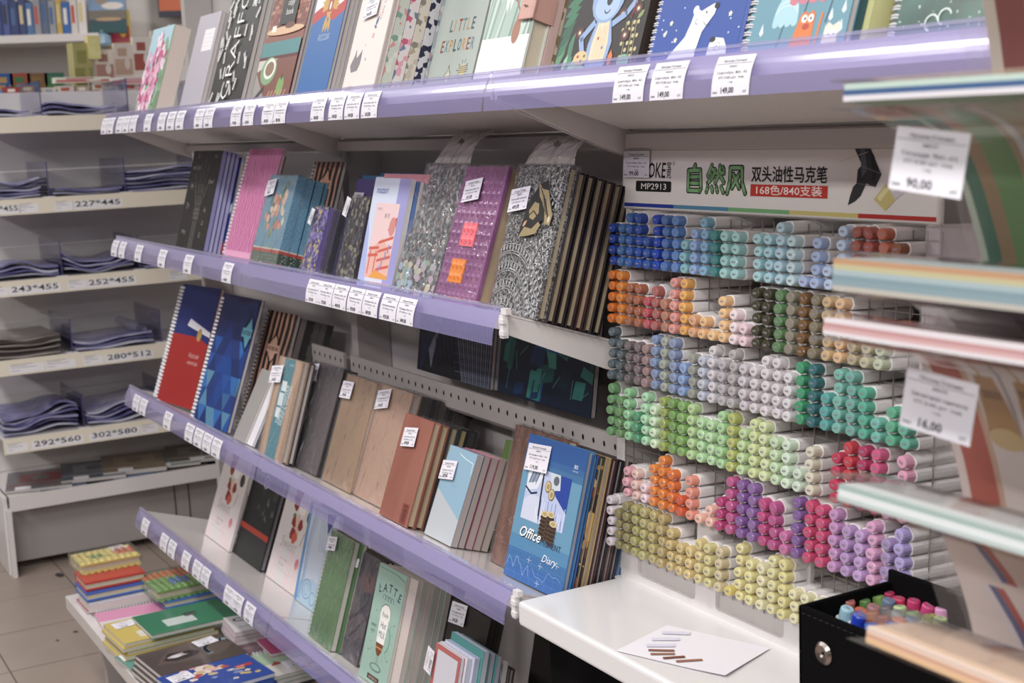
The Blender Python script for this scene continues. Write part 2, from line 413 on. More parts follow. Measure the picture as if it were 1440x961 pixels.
shelf('white shelf section carrying the purple bubble notebook, lilac strip', -1.0, 0.0, -.27, [(-.634, .056), (-.577, .058), (-.517, .055), (-.455, .05), (-.395, .05), (-.328, .054), (-.268, .052)], prices=P2)
shelf('white shelf section below the red and blue ring notebooks, lilac strip', -1.995, -1.0, -.66, [(-1.886, .06), (-1.822, .06), (-1.61, .06), (-1.44, .06), (-1.374, .06), (-1.311, .06), (-1.248, .06)], gloss=True, prices=P1)
shelf('white shelf section carrying the blue office diary, lilac strip', -1.0, 0.0, -.66, [], gloss=True)
shelf('white lower shelf section below the strawberry notebooks, lilac strip', -1.995, -1.0, -.99, [(-1.904, .059), (-1.733, .06), (-1.666, .06), (-1.552, .06), (-1.466, .06), (-1.404, .059), (-1.241, .059), (-1.182, .06), (-1.108, .06)], gloss=True, prices=P1)
shelf('white lower shelf section carrying the mint latte notebook, lilac strip', -1.0, 0.0, -.99, [], gloss=True)
# bottom deck, deeper than the shelves
for x0, lab in ((-1.955, 'low white base shelf under the lower shelves, stacked with exercise books'), (-1.0, 'low white base shelf section next to the black cloth')):
    x1 = -1.002 if x0 < -1.5 else -.02
    dk = thing('base_shelf', lab, 'shelf', (x0, .2, FZ))
    L = x1-x0; z = -1.17-FZ
    b = MB(); b.prism([(-.405, z), (-.405, z-.034), (-.401, z-.034), (-.401, z-.004), (.02, z-.004), (.02, z)], 0, L); b.build('shelf_panel', WHITE2, dk, bevel=.001)
    MB().box(.0, -.40, z-.03, .004, .02, z-.004).build('end_cap', WHITE, dk)
    for xx in ((.03, L-.05) if x0 < -1.5 else (.02,)):
        MB().prism([(-.33, 0), (-.33, .05), (-.36, z-.03), (.0, z-.03), (.0, 0)], xx, xx+.03).build('bracket_foot', GREYM, dk)
    MB().box(.03, -.12, 0, L, -.11, z-.03).build('kick_panel', GREYM, dk)

# ------------------------------------------------------------------ counter under the marker stand
ct = thing('counter', 'white counter top in front of the marker stand', 'counter', (.5, .15, -.694))
MB().box(-.47, -.15, 0, .55, .17, .035).build('worktop', M('#e6e3e4', .18, coat=.5, name='gloss_laminate'), ct, bevel=.006, seg=3)
MB().box(-.47, .145, .035, .55, .17, .036).build('back_edge', M('#cfcacb', .3, name='worktop_edge'), ct)
cb = thing('cloth_curtain', 'black cloth hanging below the white counter', 'curtain', (.5, .1, FZ))
n = 60; P = []
for j in range(6):
    for i in range(n):
        x = -.44+.98*i/(n-1); P.append((x, -.065+.006*math.sin(i*.9)*(1-j*.1)+.004*math.sin(i*.37+j), j/5*(-.697-FZ)))
MB().grid(P, n, 6).build('cloth_panel', matte(M('#0b0a0c', .9, bump=(60, .2), name='black_cloth')), cb, smooth=True)
P = [(-.44, -.065+.17*i/9, z) for z in (0, -.697-FZ) for i in range(10)]
MB().grid(P, 10, 2).build('side_panel', M('#0b0a0c', .9, name='black_side'), cb)
# ------------------------------------------------------------------ strip end hooks seen where a lilac strip stops
for zt, lab in ((-.27, 'white plastic strip holder at the end beside the blue markers'), (-.66, 'white plastic strip holder at the end beside the counter')):
    h = thing('strip_holder', lab, 'holder', (.0, .015, zt))
    b = MB(); b.box(.0, -.004, -.002, .014, .004, .006); b.build('clip', M('#e4e0e0', .4, name='clip_plastic'), h)
    b = MB(); b.box(-.002, -.006, -.034, .008, .002, -.003); b.box(.0, -.008, -.03, .012, -.004, -.024); b.box(.0, -.008, -.014, .012, -.004, -.008); b.build('hook', M('#e4e0e0', .4, name='clip_plastic'), h)

# ------------------------------------------------------------------ wall shelving with bags (left)
XL, XB = -3.05, -3.40
SHZ = [.064, -.195, -.455, -.71, -.967]
wf = thing('wall_shelving_frame', 'grey panelled back of the shelving that holds the plastic bags', 'shelving', (XB, .5, FZ))
def W(b, name, mats, **k): return b.build(name, mats, wf, (-XB, -.5, -FZ), **k)
BPM = M('#d8d2d0', .3, name='grey_panel')
zs = [FZ, -1.15, -.885, -.63, -.37, -.112, .155]
for a, c in zip(zs, zs[1:]): W(MB().box(XB-.02, -.14, a+.002, XB-.006, 1.4, c-.001), 'back_panel', BPM)
W(MB().box(XB-.03, -.16, FZ, XB+.33, -.145, -1.16), 'side_panel', WHITE, bevel=.003)
for y in (.42, .47): W(MB().box(XL-.07, y-.001, FZ+.05, XL-.066, y+.001, -1.21), 'panel_joint', DARK)
W(MB().box(XL-.09, -.14, FZ+.03, XL-.07, 1.4, -1.2), 'kick_panel', M('#a39b98', .5, name='kick_grey'))
W(MB().box(XL-.03, -.155, FZ, XL+.012, -.14, -1.2), 'leg', WHITE)
def wshelf(z, lab, divs, deck=False):
    s = thing('bag_shelf', lab, 'shelf', (XB, .5, z))
    b = MB()
    h = .048
    b.prism([(XB-.005-XB, 0), (XL-XB-.002, 0), (XL-XB-.002, -.004), (0, -.004)], -.642, .9, 'y'); b.build('shelf_panel', WHITE, s)
    MB().prism([(XL-XB-.004, .002), (XL-XB+.002, .002), (XL-XB+.006, -h), (XL-XB, -h)], -.643, .9, 'y').build('front_lip', WHITE2 if deck else CREAM, s)
    for y in divs:
        b = MB(); y = y-.5
        b.prism([(XL-XB-.012, .002), (XL-XB-.012, .115), (.02, .115), (.02, .002)], y-.0013, y+.0013, 'y'); b.build('divider', ACRYL, s)
        MB().box(XL-XB-.03, y-.018, .001, XL-XB-.006, y+.018, .004).build('divider_foot', M('#e6e2e6', .3, name='clear_foot'), s)
        MB().box(XL-XB-.0125, y-.0016, .002, XL-XB-.0105, y+.0016, .116).build('divider_edge', M('#4c4876', .25, name='violet_edge'), s)
    return s
DIV = [(.076, .354, .62), (.075, .323, .6), (.094, .35, .6), (.104, .402, .7), (.12, .41, .7)]
names = ['uppermost shelf without numbers', 'shelf one below the uppermost, numbered 227*445', 'middle shelf of the five, numbered 243*455', 'shelf below the middle one, numbered 280*512', 'lowest divided shelf, numbered 292*560']
WS = [wshelf(z, 'cream fronted '+n_+', holding bags', d) for z, n_, d in zip(SHZ, names, DIV)]
WS.append(wshelf(-1.158, 'white bottom shelf holding flat magazines beside the far floor', (), True))
# black size numbers on the lips
def size_label(s, y0, y1, t, big=True):
    wd = (y1-y0)*1000
    lw = wd+14
    f = lambda u, v, k: (0, u/1000, v/1000)
    b = MB(); b.box(0, 0, 0, .0006, lw/1000, .036)
    o = b.build('size_label', PAPER, s, (XL-XB+.0052, y0-.5-.007, -.043), (0, R(-5), 0))
    a = Art()
    if big:
        a.text(t, lw/2, 9, 17, '#2b2a30', w_=wd, al='c', bold=.012)
        a.build('label_print', o, lambda u, v, k: (.0009, u/1000, v/1000))
    else:
        for i, (wf_, v) in enumerate(((.7, 28), (.5, 23), (.8, 17), (.3, 8))): a.rect(4, v, 4+(lw-8)*wf_, v+1.3, '#8a868c')
        a.build('label_print', o, lambda u, v, k: (.0009, u/1000, v/1000))
for si, y0, y1, t in ((1, -.132, -.028, '222*455'), (1, .151, .298, '227*445'), (2, -.073, .075, '243*455'), (2, .172, .322, '252*455'), (3, .211, .36, '280*512'), (4, -.049, .102, '292*560'), (4, .137, .29, '302*580')):
    size_label(WS[si], y0, y1, t)
for si, y0, y1 in ((1, -.018, .028), (1, .094, .14), (2, -.125, -.09), (2, .112, .16), (2, .448, .497), (3, .02, .1), (3, .14, .19), (4, -.128, -.075), (4, .31, .355), (3, -.095, .0)):
    size_label(WS[si], y0, y1, '', False)
# bundles of folded plastic bags
VIO = M('#6f6aa6', .2, noise=(6, '#c9c8dc', (1, 1, 6)), name='violet_film')
VIO2 = M('#4c4880', .25, noise=(8, '#8f8cb8', (1, 1, 8)), name='dark_violet_film')
BRN = M('#6b625f', .3, noise=(6, '#a59c98', (1, 1, 8)), name='smoky_film')
def bundle(si, y0, y1, n_, amp, seed, label, mats=(VIO, VIO2), depth=.30, th=.006, flip=False):
    r = random.Random(seed); z0 = SHZ[si]
    t = thing('bag_bundle', label, 'plastic bags', (XB+.03, (y0+y1)/2, z0+.003), group='folded plastic bags on the wall shelves')
    ph = r.uniform(0, 6); Wd = y1-y0; hcur = 0
    for i in range(n_):
        ph += r.uniform(-.35, .35); am = amp*(.25+.75*(i+1)/n_); yo = r.uniform(-.008, .008)
        nu, nv = 22, 5; top = []; 
        sh = r.uniform(-.02, .012)
        def zz(u, v): return am*(.5+.5*math.sin(ph+u*5.2+.5*v))+.15*am*math.sin(11*u+i)
        mn = min(zz(k/(nu-1), 0) for k in range(nu)); 
        P = []; Q = []
        for j in range(nv):
            for k in range(nu):
                u, v = k/(nu-1), j/(nv-1)
                x = v*(depth+sh); y = -Wd/2+u*Wd+yo*(1 if .02 < u < .98 else .5); z = hcur*1.0+ (zz(u, v)-mn)*(.35+.65*v)
                P.append((x, y, z+th)); Q.append((x, y, z))
        b = MB(); b.grid(P, nu, nv); b.grid(Q, nu, nv)
        fr_ = [P[(nv-1)*nu+k] for k in range(nu)]; fb = [Q[(nv-1)*nu+k] for k in range(nu)]
        for k in range(nu-1): b.face([fb[k], fb[k+1], fr_[k+1], fr_[k]])
        for k in (0, nu-1):
            for j in range(nv-1): b.face([Q[j*nu+k], Q[(j+1)*nu+k], P[(j+1)*nu+k], P[j*nu+k]])
        b.build('plastic_bag', mats[i % len(mats)], t, smooth=True)
        hcur += th+r.uniform(.002, .006)
    return t
bundle(0, .10, .31, 3, .018, 1, 'low dark violet bag bundle on the top cream shelf')
bundle(0, -.13, .04, 2, .012, 2, 'dark flat bag bundle at the left of the top cream shelf')
bundle(1, -.135, .05, 5, .018, 3, 'high violet bag bundle left of the first divider, above 222*455')
bundle(1, .095, .31, 2, .010, 4, 'thin violet bag bundle above the label 227*445')
bundle(1, .335, .59, 7, .012, 5, 'tall violet bag bundle beside the skeleton-hand books')
bundle(2, -.135, .085, 4, .026, 6, 'wavy violet bag bundle above the label 243*455')
bundle(2, .108, .335, 4, .042, 7, 'strongly curled violet bag bundle above the label 252*455')
bundle(2, .37, .6, 3, .012, 17, 'violet bag bundle half hidden by the second shelf strip')
bundle(3, -.135, .07, 7, .010, 8, 'grey-brown smoky bag bundle left of the label 280*512', (BRN, M('#4d4645', .3, name='dark_smoky_film')))
bundle(3, .118, .38, 3, .016, 9, 'violet bag bundle with a curled end above the label 280*512')
bundle(4, -.135, .105, 6, .038, 10, 'tall wavy violet bag bundle above the label 292*560')
bundle(4, .135, .40, 5, .036, 11, 'dark violet bag bundle with raised right end above the label 302*580')
# curled end of the 280*512 bundle
cu = thing('rolled_bag', 'loose clear bag rolled up on the bundle above 280*512', 'plastic bag', (XL-.2, .34, SHZ[3]+.03))
P = []
for j in range(4):
    for k in range(16):
        a = -1.7+k/15*5.2; rr = .022-.004*k/15; P.append((-.1+j*.09, rr*math.cos(a), .024+rr*math.sin(a)))
MB().grid(P, 16, 4).build('film', film('rolled_film', (.8, .8, .92), .35, '#b9b6d6', 9, .3, .05, .15), cu, smooth=True)
# flat magazines on the bottom shelf
mg = [(-.02, '#6a6a70', '#8b2f2c', 'grey magazine with a red line at the left of the bottom shelf'), (.16, '#55606e', '#8d8f96', 'blue-grey magazine overlapping on the bottom shelf'),
      (.30, '#8f7d68', '#a9967c', 'sand coloured magazine in the middle of the bottom shelf'), (.42, '#586a62', '#7d8c82', 'green-grey magazine next to the sand coloured one'),
      (.53, '#6f665f', '#9a9086', 'brown-grey magazine right of the green-grey one'), (.65, '#5c6a60', '#8a948a', 'dull green magazine near the lower shelf'), (.80, '#7a706b', '#c9c2be', 'pale grey magazine pile behind the lower shelf')]
for i, (y, c, c2, lab) in enumerate(mg):
    t = thing('magazine', lab, 'magazine', (XB+.2, y, -1.155+i*.002), (0, 0, R(-12)), group='magazines on the bottom bag shelf')
    MB().box(-.14, -.10, 0, .13, .11, .008+.003*(i % 3)).build('page_block', M('#b9b2b0', .5, name='mag_pages'), t)
    a = Art(); a.rect(-140, -100, 130, 110, c); a.rect(60, -95, 75, 105, c2); a.rect(-90, -60, 30, 80, c2); a.ell(-30, 10, 40, 30, c)
    zt = .008+.003*(i % 3)
    a.build('cover_print', t, lambda u, v, k: (u/1000, v/1000, zt+.0003+k*EPS), PRINTG)
    MB().box(.09, -.07+.01*i, zt+.001, .132, -.02+.01*i, zt+.0018).build('price_sticker', PAPER, t)
for k, (y, c) in enumerate(((.05, '#4b566e'), (.2, '#7a8aa6'), (.45, '#6a6664'), (.62, '#88807c'))):
    t = thing('magazine', ['dark blue thin magazine lying lowest at the left of the bottom shelf', 'light blue thin magazine edge under the pile', 'grey thin magazine edge in the middle under the pile', 'pale thin magazine edge at the right under the pile'][k], 'magazine', (XB+.2, y+.02, -1.1575), (0, 0, 0), group='magazines on the bottom bag shelf')
    MB().box(-.15, -.11, 0, .148, .13, .0025).build('cover', M(c, .35, coat=.3, name='mag_cover'), t)
# ------------------------------------------------------------------ notebooks
def pages_mat(c='#cdc5c0'):
    c = '#%02x%02x%02x' % tuple(min(255, int(int(c[i:i+2], 16)*1.06)) for i in (1, 3, 5))
    d = tuple(int(c[i:i+2], 16) for i in (1, 3, 5)); dk = '#%02x%02x%02x' % tuple(max(0, int(x*.92)) for x in d)
    return wavemat('page_edges', dk, c, 190, 1.5, 'Y', .7, ramp=(.1, .6), detail=1)
_BM = {}
def coil(h, step=8.0, r=8.0, t_=.55, off=3, top=False):
    k = ('coil', h, step, r, t_, off, top)
    if k not in _BM:
        b = MB(); n = int((h-8)/step)
        for i in range(n):
            q = .006+i*step/1000
            for e in (0, .0026):
                if top: b.ring((q+e, .002, 0), r/1000, t_/1000, 'x', 9, 4)
                else: b.ring((0, .002, q+e), r/1000, t_/1000, 'z', 9, 4)
        _BM[k] = b.mesh('wire_binding', M('#e6e3e6', .35, name='white_wire') if t_ > .5 else M('#6e6a70', .3, metal=.7, name='steel_wire'), True)
    return _BM[k]
def book_meshes(kind, wd, h, t, cov, pg, spine):
    k = (kind, wd, h, t, cov.name, pg.name, spine)
    if k in _BM: return _BM[k]
    W_, H, T = wd/1000, h/1000, t/1000
    b = MB(); p = MB()
    if kind == 'hard':
        c = .0024; i = .003
        b.box(0, 0, 0, W_, c, H); b.box(0, T-c, 0, W_, T, H)
        if spine == 'l': b.box(0, c, 0, .002, T-c, H); p.box(.002, c, i, W_-i, T-c, H-i)
        else: b.box(W_-.002, c, 0, W_, T-c, H); p.box(i, c, i, W_-.002, T-c, H-i)
    elif kind == 'soft':
        c = .0007
        b.box(0, 0, 0, W_, c, H); b.box(0, T-c, 0, W_, T, H); b.box(0, c, 0, .0008, T-c, H); p.box(.0008, c, .0004, W_-.0004, T-c, H-.0004)
    elif kind == 'bubble':
        c = .0065; b.box(0, 0, 0, W_, c, H); b.box(0, T-c, 0, W_, T, H); b.box(0, c, 0, .006, T-c, H); p.box(.006, c, .003, W_-.004, T-c, H-.003)
    else:      # spiral: two loose boards
        c = .0012; b.box(0, 0, 0, W_, c, H); b.box(0, T-c, 0, W_, T, H); p.box(.006, c, .0008, W_-.001, T-c, H-.0008)
    _BM[k] = (b.mesh('cover', cov), p.mesh('page_block', pg)); return _BM[k]
NAME = {'hard': 'hardcover_notebook', 'soft': 'softcover_notebook', 'spiral': 'spiral_notebook', 'bubble': 'bubble_notebook'}
def book(kind, wd, h, t, cov, label, loc, lean=0, rz=0, art=None, pages='#cdc5c0', spine='l', group=None, cat='notebook', tagat=None, wrap=False, flap=False, binding='l',
         name=None, artmat=None, strap=None, ry=0, wirecol=None):
    r = thing(name or NAME[kind], label, cat, loc, (R(-lean), ry, R(rz)), group)
    if isinstance(cov, str): cov = M(cov, .45, coat=.1, name='cover_board')
    cm, pm = book_meshes(kind, wd, h, t, cov, pages_mat(pages), spine)
    c = inst('cover', cm, r)
    if art: inst('cover_print', art if not isinstance(art, Art) else art.mesh('cover_print', clip=(wd, h), mat=artmat), c)
    inst('page_block', pm, r)
    if kind == 'spiral':
        if binding == 'l': o = inst('wire_binding', coil(h, t_=1.35, r=11, step=9.0) if h > 280 else coil(h, t_=1.0), r, (-.002 if h > 280 else .001, t/2000, 0)); 
        else: o = inst('wire_binding', coil(wd, top=True, t_=.45), r, (0, t/2000, h/1000))
    if tagat:
        u, v, a, pr = tagat[:4]; w_ = tagat[4] if len(tagat) > 4 else 50
        price_label(r, u/1000, -.0045 if not wrap else -.0065, v/1000, pr, w_, w_*.68, (R(-4), R(-a), 0))
    if wrap:
        b = MB(); e = .0025; H = h/1000; W_ = wd/1000; T = t/1000
        b.box(-e, -e, -.001, W_+e, T+e, H+e)
        b.build('clear_wrapper', CELLO, r)
    if flap:
        fw, fh, bend = flap; P = []; x0 = (wd/1000-fw)/2
        for j in range(6):
            for i in range(8):
                u, v = i/7, j/5; P.append((x0+u*fw+(.5-u)*.014*v, .004+bend*v*v*fh+.003*math.sin(i*2.1+j), h/1000+.002+v*fh*(1-.25*bend*v)))
        o = MB().grid(P, 8, 6).build('hang_flap', FLAP, r)
        a = Art(); a.rect(-9, -3, 9, 3, '#55504e'); a.rect(-3.2, 2, 3.2, 5.5, '#55504e')
        a.build('hang_hole', o, lambda u, v, k: (wd/2000+u/1000, .004+bend*.36*fh-.005, h/1000+fh*.56+v/1000))
    if strap: strap(r)
    return r
def scaled(a, fu, fv):
    a.b.v = [(u*fu, v*fv, k) for u, v, k in a.b.v]; return a
def stack(x, y, zt, lean, books, rz=0, dx=0.0, level=False):
    """books one behind another on the sloping shelf, each resting against the one behind"""
    out = []
    z = zt if level else zt-math.tan(SLOPE)*(y-.014)
    for i, kw in enumerate(books):
        kw = dict(kw); g = kw.pop('gap', .0008); ddx = kw.pop('dx', 0); t = kw['t']/1000
        if level: out.append(book(loc=(x+ddx, y, z+t*math.sin(R(lean))+.0006), lean=lean, rz=kw.pop('rz', rz), **kw)); y += (t+g)/math.cos(R(lean))
        else:
            out.append(book(loc=(x+ddx, y, z+.0007+max(0, t*math.sin(R(lean)-SLOPE))), lean=lean, rz=kw.pop('rz', rz), **kw))
            y += (t+g)*math.cos(SLOPE); z -= (t+g)*math.sin(SLOPE)
        x += dx
    return out
def nth(i): return ORD[i]
ZT, Z2, Z3, Z4 = .0385, -.2695, -.6595, -.9895
rnd = random.Random(3)

# ---- covers of the top shelf
def floral():
    a = Art(); r = random.Random(1)
    a.rect(0, 0, 170, 215, '#8fb59a'); a.rect(0, 120, 170, 215, '#a9cbd8')
    for i in range(26): a.blob(r.uniform(90, 165), r.uniform(0, 170), 18, 26, r.choice(['#5d7a5c', '#6f8f6a', '#80a57a']), r)
    for i in range(30):
        u, v = r.uniform(5, 150), r.uniform(5, 190); u = min(u, 60+v*.5+20)
        for k in range(5): a.leaf(u, v, 27, 19, k*72+r.uniform(0, 40), r.choice(['#e7c6d6', '#d98fb0', '#f0dde6', '#c7557f', '#e2aac4']))
        a.ell(u, v, 3, 3, '#8e2f52')
    return a
def graffo():
    a = Art(); r = random.Random(2); a.rect(0, 0, 200, 290, '#2b2725')
    for i in range(60):
        u, v = r.uniform(4, 196), r.uniform(2, 285)
        if 70 < u < 130: continue
        an = r.uniform(50, 130)
        for k in range(5):
            d = k*5
            for sg in (-1, 1): a.leaf(u+d*math.cos(R(an)), v+d*math.sin(R(an)), 7, 4, an+sg*45, '#e9e6e2')
    a.text('GRAFFO', 122, 12, 44, '#f2f0ec', rot=90, w_=235, bold=-.012)
    return a
def copybook():
    a = Art(); a.rect(0, 0, 195, 290, '#8a5245'); r = random.Random(4)
    for j in range(30):
        for i in range(9):
            a.rect(i*23+(j % 2)*11-8, 130+j*9, i*23+(j % 2)*11+12, 137+j*9, r.choice(['#8d5546', '#a06a58', '#75443a', '#b07d6b']))
    a.rect(60, 150, 140, 215, '#22201f'); a.text('copy', 85, 186, 12, '#e8e4de'); a.text('book', 85, 168, 12, '#e8e4de')
    a.ell(100, 138, 95, 8, '#d7b08c'); a.rect(30, 138, 52, 150, '#e9e4dc'); a.ell(120, 146, 25, 6, '#6b3d30')
    a.rect(0, 90, 195, 118, '#4f8688'); a.rect(0, 84, 195, 90, '#5c1f25')
    a.rect(0, 0, 195, 84, '#7b4a3d'); a.poly([(0, 0), (80, 0), (0, 60)], '#9a948f'); a.poly([(0, 62), (100, 84), (150, 84), (0, 84)], '#c9c4bd')
    a.ell(62, 62, 40, 27, '#7ea277'); a.ell(66, 66, 30, 20, '#dfe6d8'); a.ell(66, 66, 22, 14, '#8c6d55')
    a.ell(140, 30, 17, 19, '#7da05c'); a.ell(140, 47, 5, 5, '#31401f')
    a.poly([(10, 10), (55, 34), (60, 26), (15, 2)], '#2c2b2f')
    for k in range(6): a.line([(80+k*16, 4), (92+k*16, 22)], 4, '#c99a74')
    return a
def eagle():
    a = Art(); a.rect(0, 0, 140, 290, '#2f66a6')
    a.poly([(0, 185), (50, 200), (95, 188), (140, 202), (140, 172), (95, 158), (50, 170), (0, 155)], '#e8e6e8')
    a.poly([(0, 158), (50, 172), (95, 160), (140, 174), (140, 152), (95, 138), (50, 150), (0, 136)], '#b93a35')
    g = '#c49a4a'
    for sg in (-1, 1):
        for k in range(6): a.leaf(70+sg*8, 165, 44-k*3, 9, 90-sg*(20+k*17), g)
        a.ell(70+sg*9, 206, 6, 7, g); a.leaf(70+sg*5, 150, 34, 12, -90+sg*15, g)
    a.ell(70, 168, 13, 24, g); a.rect(60, 155, 80, 178, '#a23a33'); a.ell(70, 166, 4, 8, '#e4ddd0'); a.ell(70, 222, 6, 6, g); a.leaf(70, 140, 22, 10, -90, g)
    a.text('РОССИЯ', 70, 104, 11, '#b8c7dd', al='c', w_=48)
    return a
def cat():
    a = Art(); a.rect(0, 0, 148, 210, '#e5d6d0')
    a.poly([(14, 50), (26, 66), (38, 62), (52, 70), (60, 52), (52, 40), (24, 38)], '#7d7479'); a.poly([(26, 66), (30, 78), (37, 62)], '#7d7479'); a.poly([(50, 68), (57, 76), (60, 54)], '#6b6368')
    a.poly([(12, 0), (18, 12), (36, 6), (50, 14), (60, 0)], '#7d7479'); a.ell(36, 6, 18, 10, '#b5a49b')
    a.leaf(92, 112, 18, 12, 60, '#586a86'); a.leaf(100, 108, 14, 7, 160, '#586a86'); a.rect(88, 92, 97, 100, '#c9a39b')
    a.ell(80, 58, 2, 3, '#8a8085'); a.ell(66, 82, 1.5, 1.5, '#8a8085'); a.text('Cats love', 112, 120, 9, '#8d7d7d', rot=80)
    return a
def floralspine(c, ds):
    return vormat('tiny_flower_cloth', [c, c, c, ds[0], c, ds[1], c, ds[2]], 110, .6)
def llama():
    a = Art(); a.rect(0, 0, 148, 210, '#aab3ac')
    cols = ['#4d6a70', '#c08d48', '#8c4a3c', '#5b7d87', '#b9894c', '#40565c']
    for row, (t, v, u0) in enumerate((('LITTLE', 118, 38), ('EXPLORER', 86, 22))):
        for i, ch in enumerate(t): a.text(ch, u0+i*14, v, 19, cols[(i+row*2) % 6], w_=11 if ch != 'I' else 4, bold=.02)
    o = '#4a4a44'
    a.poly([(52, 0), (50, 22), (58, 26), (60, 44), (56, 48), (64, 54), (66, 64), (70, 54), (74, 52), (72, 26), (96, 24), (100, 0)], '#c9c6b4')
    a.line([(52, 0), (50, 22), (58, 26), (60, 44), (56, 48), (64, 54), (66, 64), (70, 54), (74, 52), (72, 26), (96, 24), (100, 0)], 1.4, o)
    for k in range(4): a.rect(66, 4+k*5, 98, 7+k*5, ['#c9a95a', '#40413f', '#d6cfae', '#7f6a44'][k])
    a.ell(112, 54, 10, 9, '#ccb98a')
    for k in range(10): a.line([(112+13*math.cos(k*.63), 54+12*math.sin(k*.63)), (112+18*math.cos(k*.63), 54+17*math.sin(k*.63))], 1.2, o)
    for k in range(4): a.line([(100, 50+k*3), (128, 51+k*3)], 1, o)
    return a
def deer():
    a = Art(); r = random.Random(5); a.rect(0, 0, 125, 190, '#dfe4dd')
    for i in range(26): a.poly([(i*6-8, 60), (i*6+r.uniform(0, 6), 100+r.uniform(0, 60)), (i*6+14, 60)], r.choice(['#8fa69c', '#a9bcb2', '#7a958c', '#c3d0c6']))
    b = '#a3705a'
    a.ell(88, 66, 10, 17, b); a.ell(90, 84, 7, 10, b)
    for sg in (-1, 1): a.line([(88, 92), (88+sg*14, 108), (88+sg*10, 124)], 3, b); a.line([(88+sg*12, 106), (88+sg*24, 112)], 2.5, b)
    a.rect(0, 0, 125, 42, '#efeaec'); a.text('Joy diary', 62, 12, 8, '#cfc6ca', al='c', shear=.3)
    return a
def koala():
    a = Art(); r = random.Random(6); a.rect(0, 0, 178, 250, '#2e2626')
    for i in range(9): a.leaf(2, 8+i*13, 34, 13, 60-i*8, r.choice(['#3d7455', '#2f5d47', '#5b8f6c'])); a.leaf(26, 4+i*3, 26, 9, 70, '#4c7f63')
    for i in range(6): a.leaf(20+i*6, 2, 24, 9, 70-12*i, r.choice(['#7fb193', '#9cc4a6', '#4f8a6a']))
    for u in (146, 158, 166):
        a.line([(u, 6), (u-6, 56)], 1.2, '#a59a6c')
        for k in range(6): a.ell(u-6*k/5+(4 if k % 2 else -5), 14+k*8, 2.6, 2.6, '#c3b98a')
    for k in range(6): a.leaf(160, 58+k*10, 15, 8, 150 if k % 2 else 40, '#8a9a63')
    for u, v in ((44, 50), (142, 40), (158, 70), (128, 66)): a.ell(u, v, 9, 8, '#4a2f2a'); a.ell(u, v, 4.5, 4, '#8e5d4a'); a.ell(u, v, 2.2, 2, '#f3ddc8')
    bl = '#8fa8cf'; dk = '#6f8bbb'
    a.line([(72, 60), (50, 42), (60, 22)], 9, bl); a.line([(112, 56), (136, 66), (150, 80)], 8, bl)
    a.line([(148, 60), (153, 96)], 1.6, '#9b3b37')
    a.poly([(78, 64), (106, 64), (118, 34), (114, 10), (108, 2), (76, 2), (68, 14), (68, 34)], bl)
    a.poly([(82, 60), (104, 60), (110, 34), (108, 12), (76, 12), (76, 34)], '#e3cfae'); a.poly([(88, 66), (90, 50), (92, 50), (90, 66)], '#e8e0d0')
    for k in range(5): a.line([(84+k*5, 16), (86+k*4, 54)], .7, '#c3a57f')
    a.ell(88, 40, 2, 2, '#b2544a'); a.ell(100, 28, 2, 2, '#6d86ad')
    a.ell(58, 18, 15, 9, '#d9bb8c'); a.ell(52, 20, 2.5, 2, '#a8413b'); a.ell(60, 14, 2.5, 2, '#40688f'); a.ell(66, 20, 2.5, 2, '#5a7d4d')
    a.ell(92, 90, 34, 32, bl); a.ell(92, 80, 25, 18, '#a9bfdd'); a.ell(84, 94, 9, 6, '#c9a8c4'); a.ell(95, 88, 6.5, 9, '#33333d'); a.arc(94, 76, 6, 200, 340, 1.5, '#2a2a33')
    a.ell(58, 112, 16, 16, dk); a.ell(126, 112, 16, 16, dk)
    a.leaf(122, 4, 20, 12, 90, '#d9763f'); a.ell(150, 8, 12, 9, '#7fae94')
    return a
def bear():
    a = Art(); a.rect(0, 0, 152, 210, '#2f4fa0'); r = random.Random(8)
    for i in range(38): a.ell(r.uniform(12, 148), r.uniform(4, 140), 1.1, 1, '#e9edf6', 6)
    for u, v in ((22, 34), (44, 26), (30, 46), (130, 48), (26, 82)): 
        for k in range(5): a.leaf(u, v, 3.4, 2.4, k*72+18, '#f4efd2')
    w_ = '#eef0f2'
    a.poly([(30, 0), (44, 14), (60, 28), (66, 44), (68, 54), (74, 58), (80, 55), (88, 58), (100, 62), (105, 58), (103, 50), (96, 42), (88, 32), (84, 12), (84, 0)], w_)
    a.ell(70, 57, 5, 5, w_); a.ell(104, 59, 4, 3.4, '#22242c'); a.ell(88, 53, 5, 4.5, '#ffffff'); a.ell(89, 53, 1.5, 1.5, '#22242c'); a.arc(94, 46, 7, 200, 300, .9, '#6f7684'); a.arc(76, 44, 3, 90, 320, .9, '#6f7684')
    a.poly([(104, 0), (106, 18), (114, 24), (128, 22), (136, 12), (138, 0)], w_); a.ell(110, 22, 5, 3.2, '#22242c'); a.ell(120, 14, 4.5, 4.5, '#ffffff'); a.arc(120, 14, 4.5, 0, 360, .8, '#6f7684'); a.ell(119, 14, 1.3, 1.3, '#22242c')
    t = 'SO HARD TO FIND YOURSELF'
    n_ = len(t)
    for i, ch in enumerate(t):
        x = (i-n_/2)/n_*2
        if ch != ' ': a.text(ch, 92+x*56, 84-9*x*x, 7, '#f4f4f2', rot=-9*x, al='c', bold=.03)
    return a
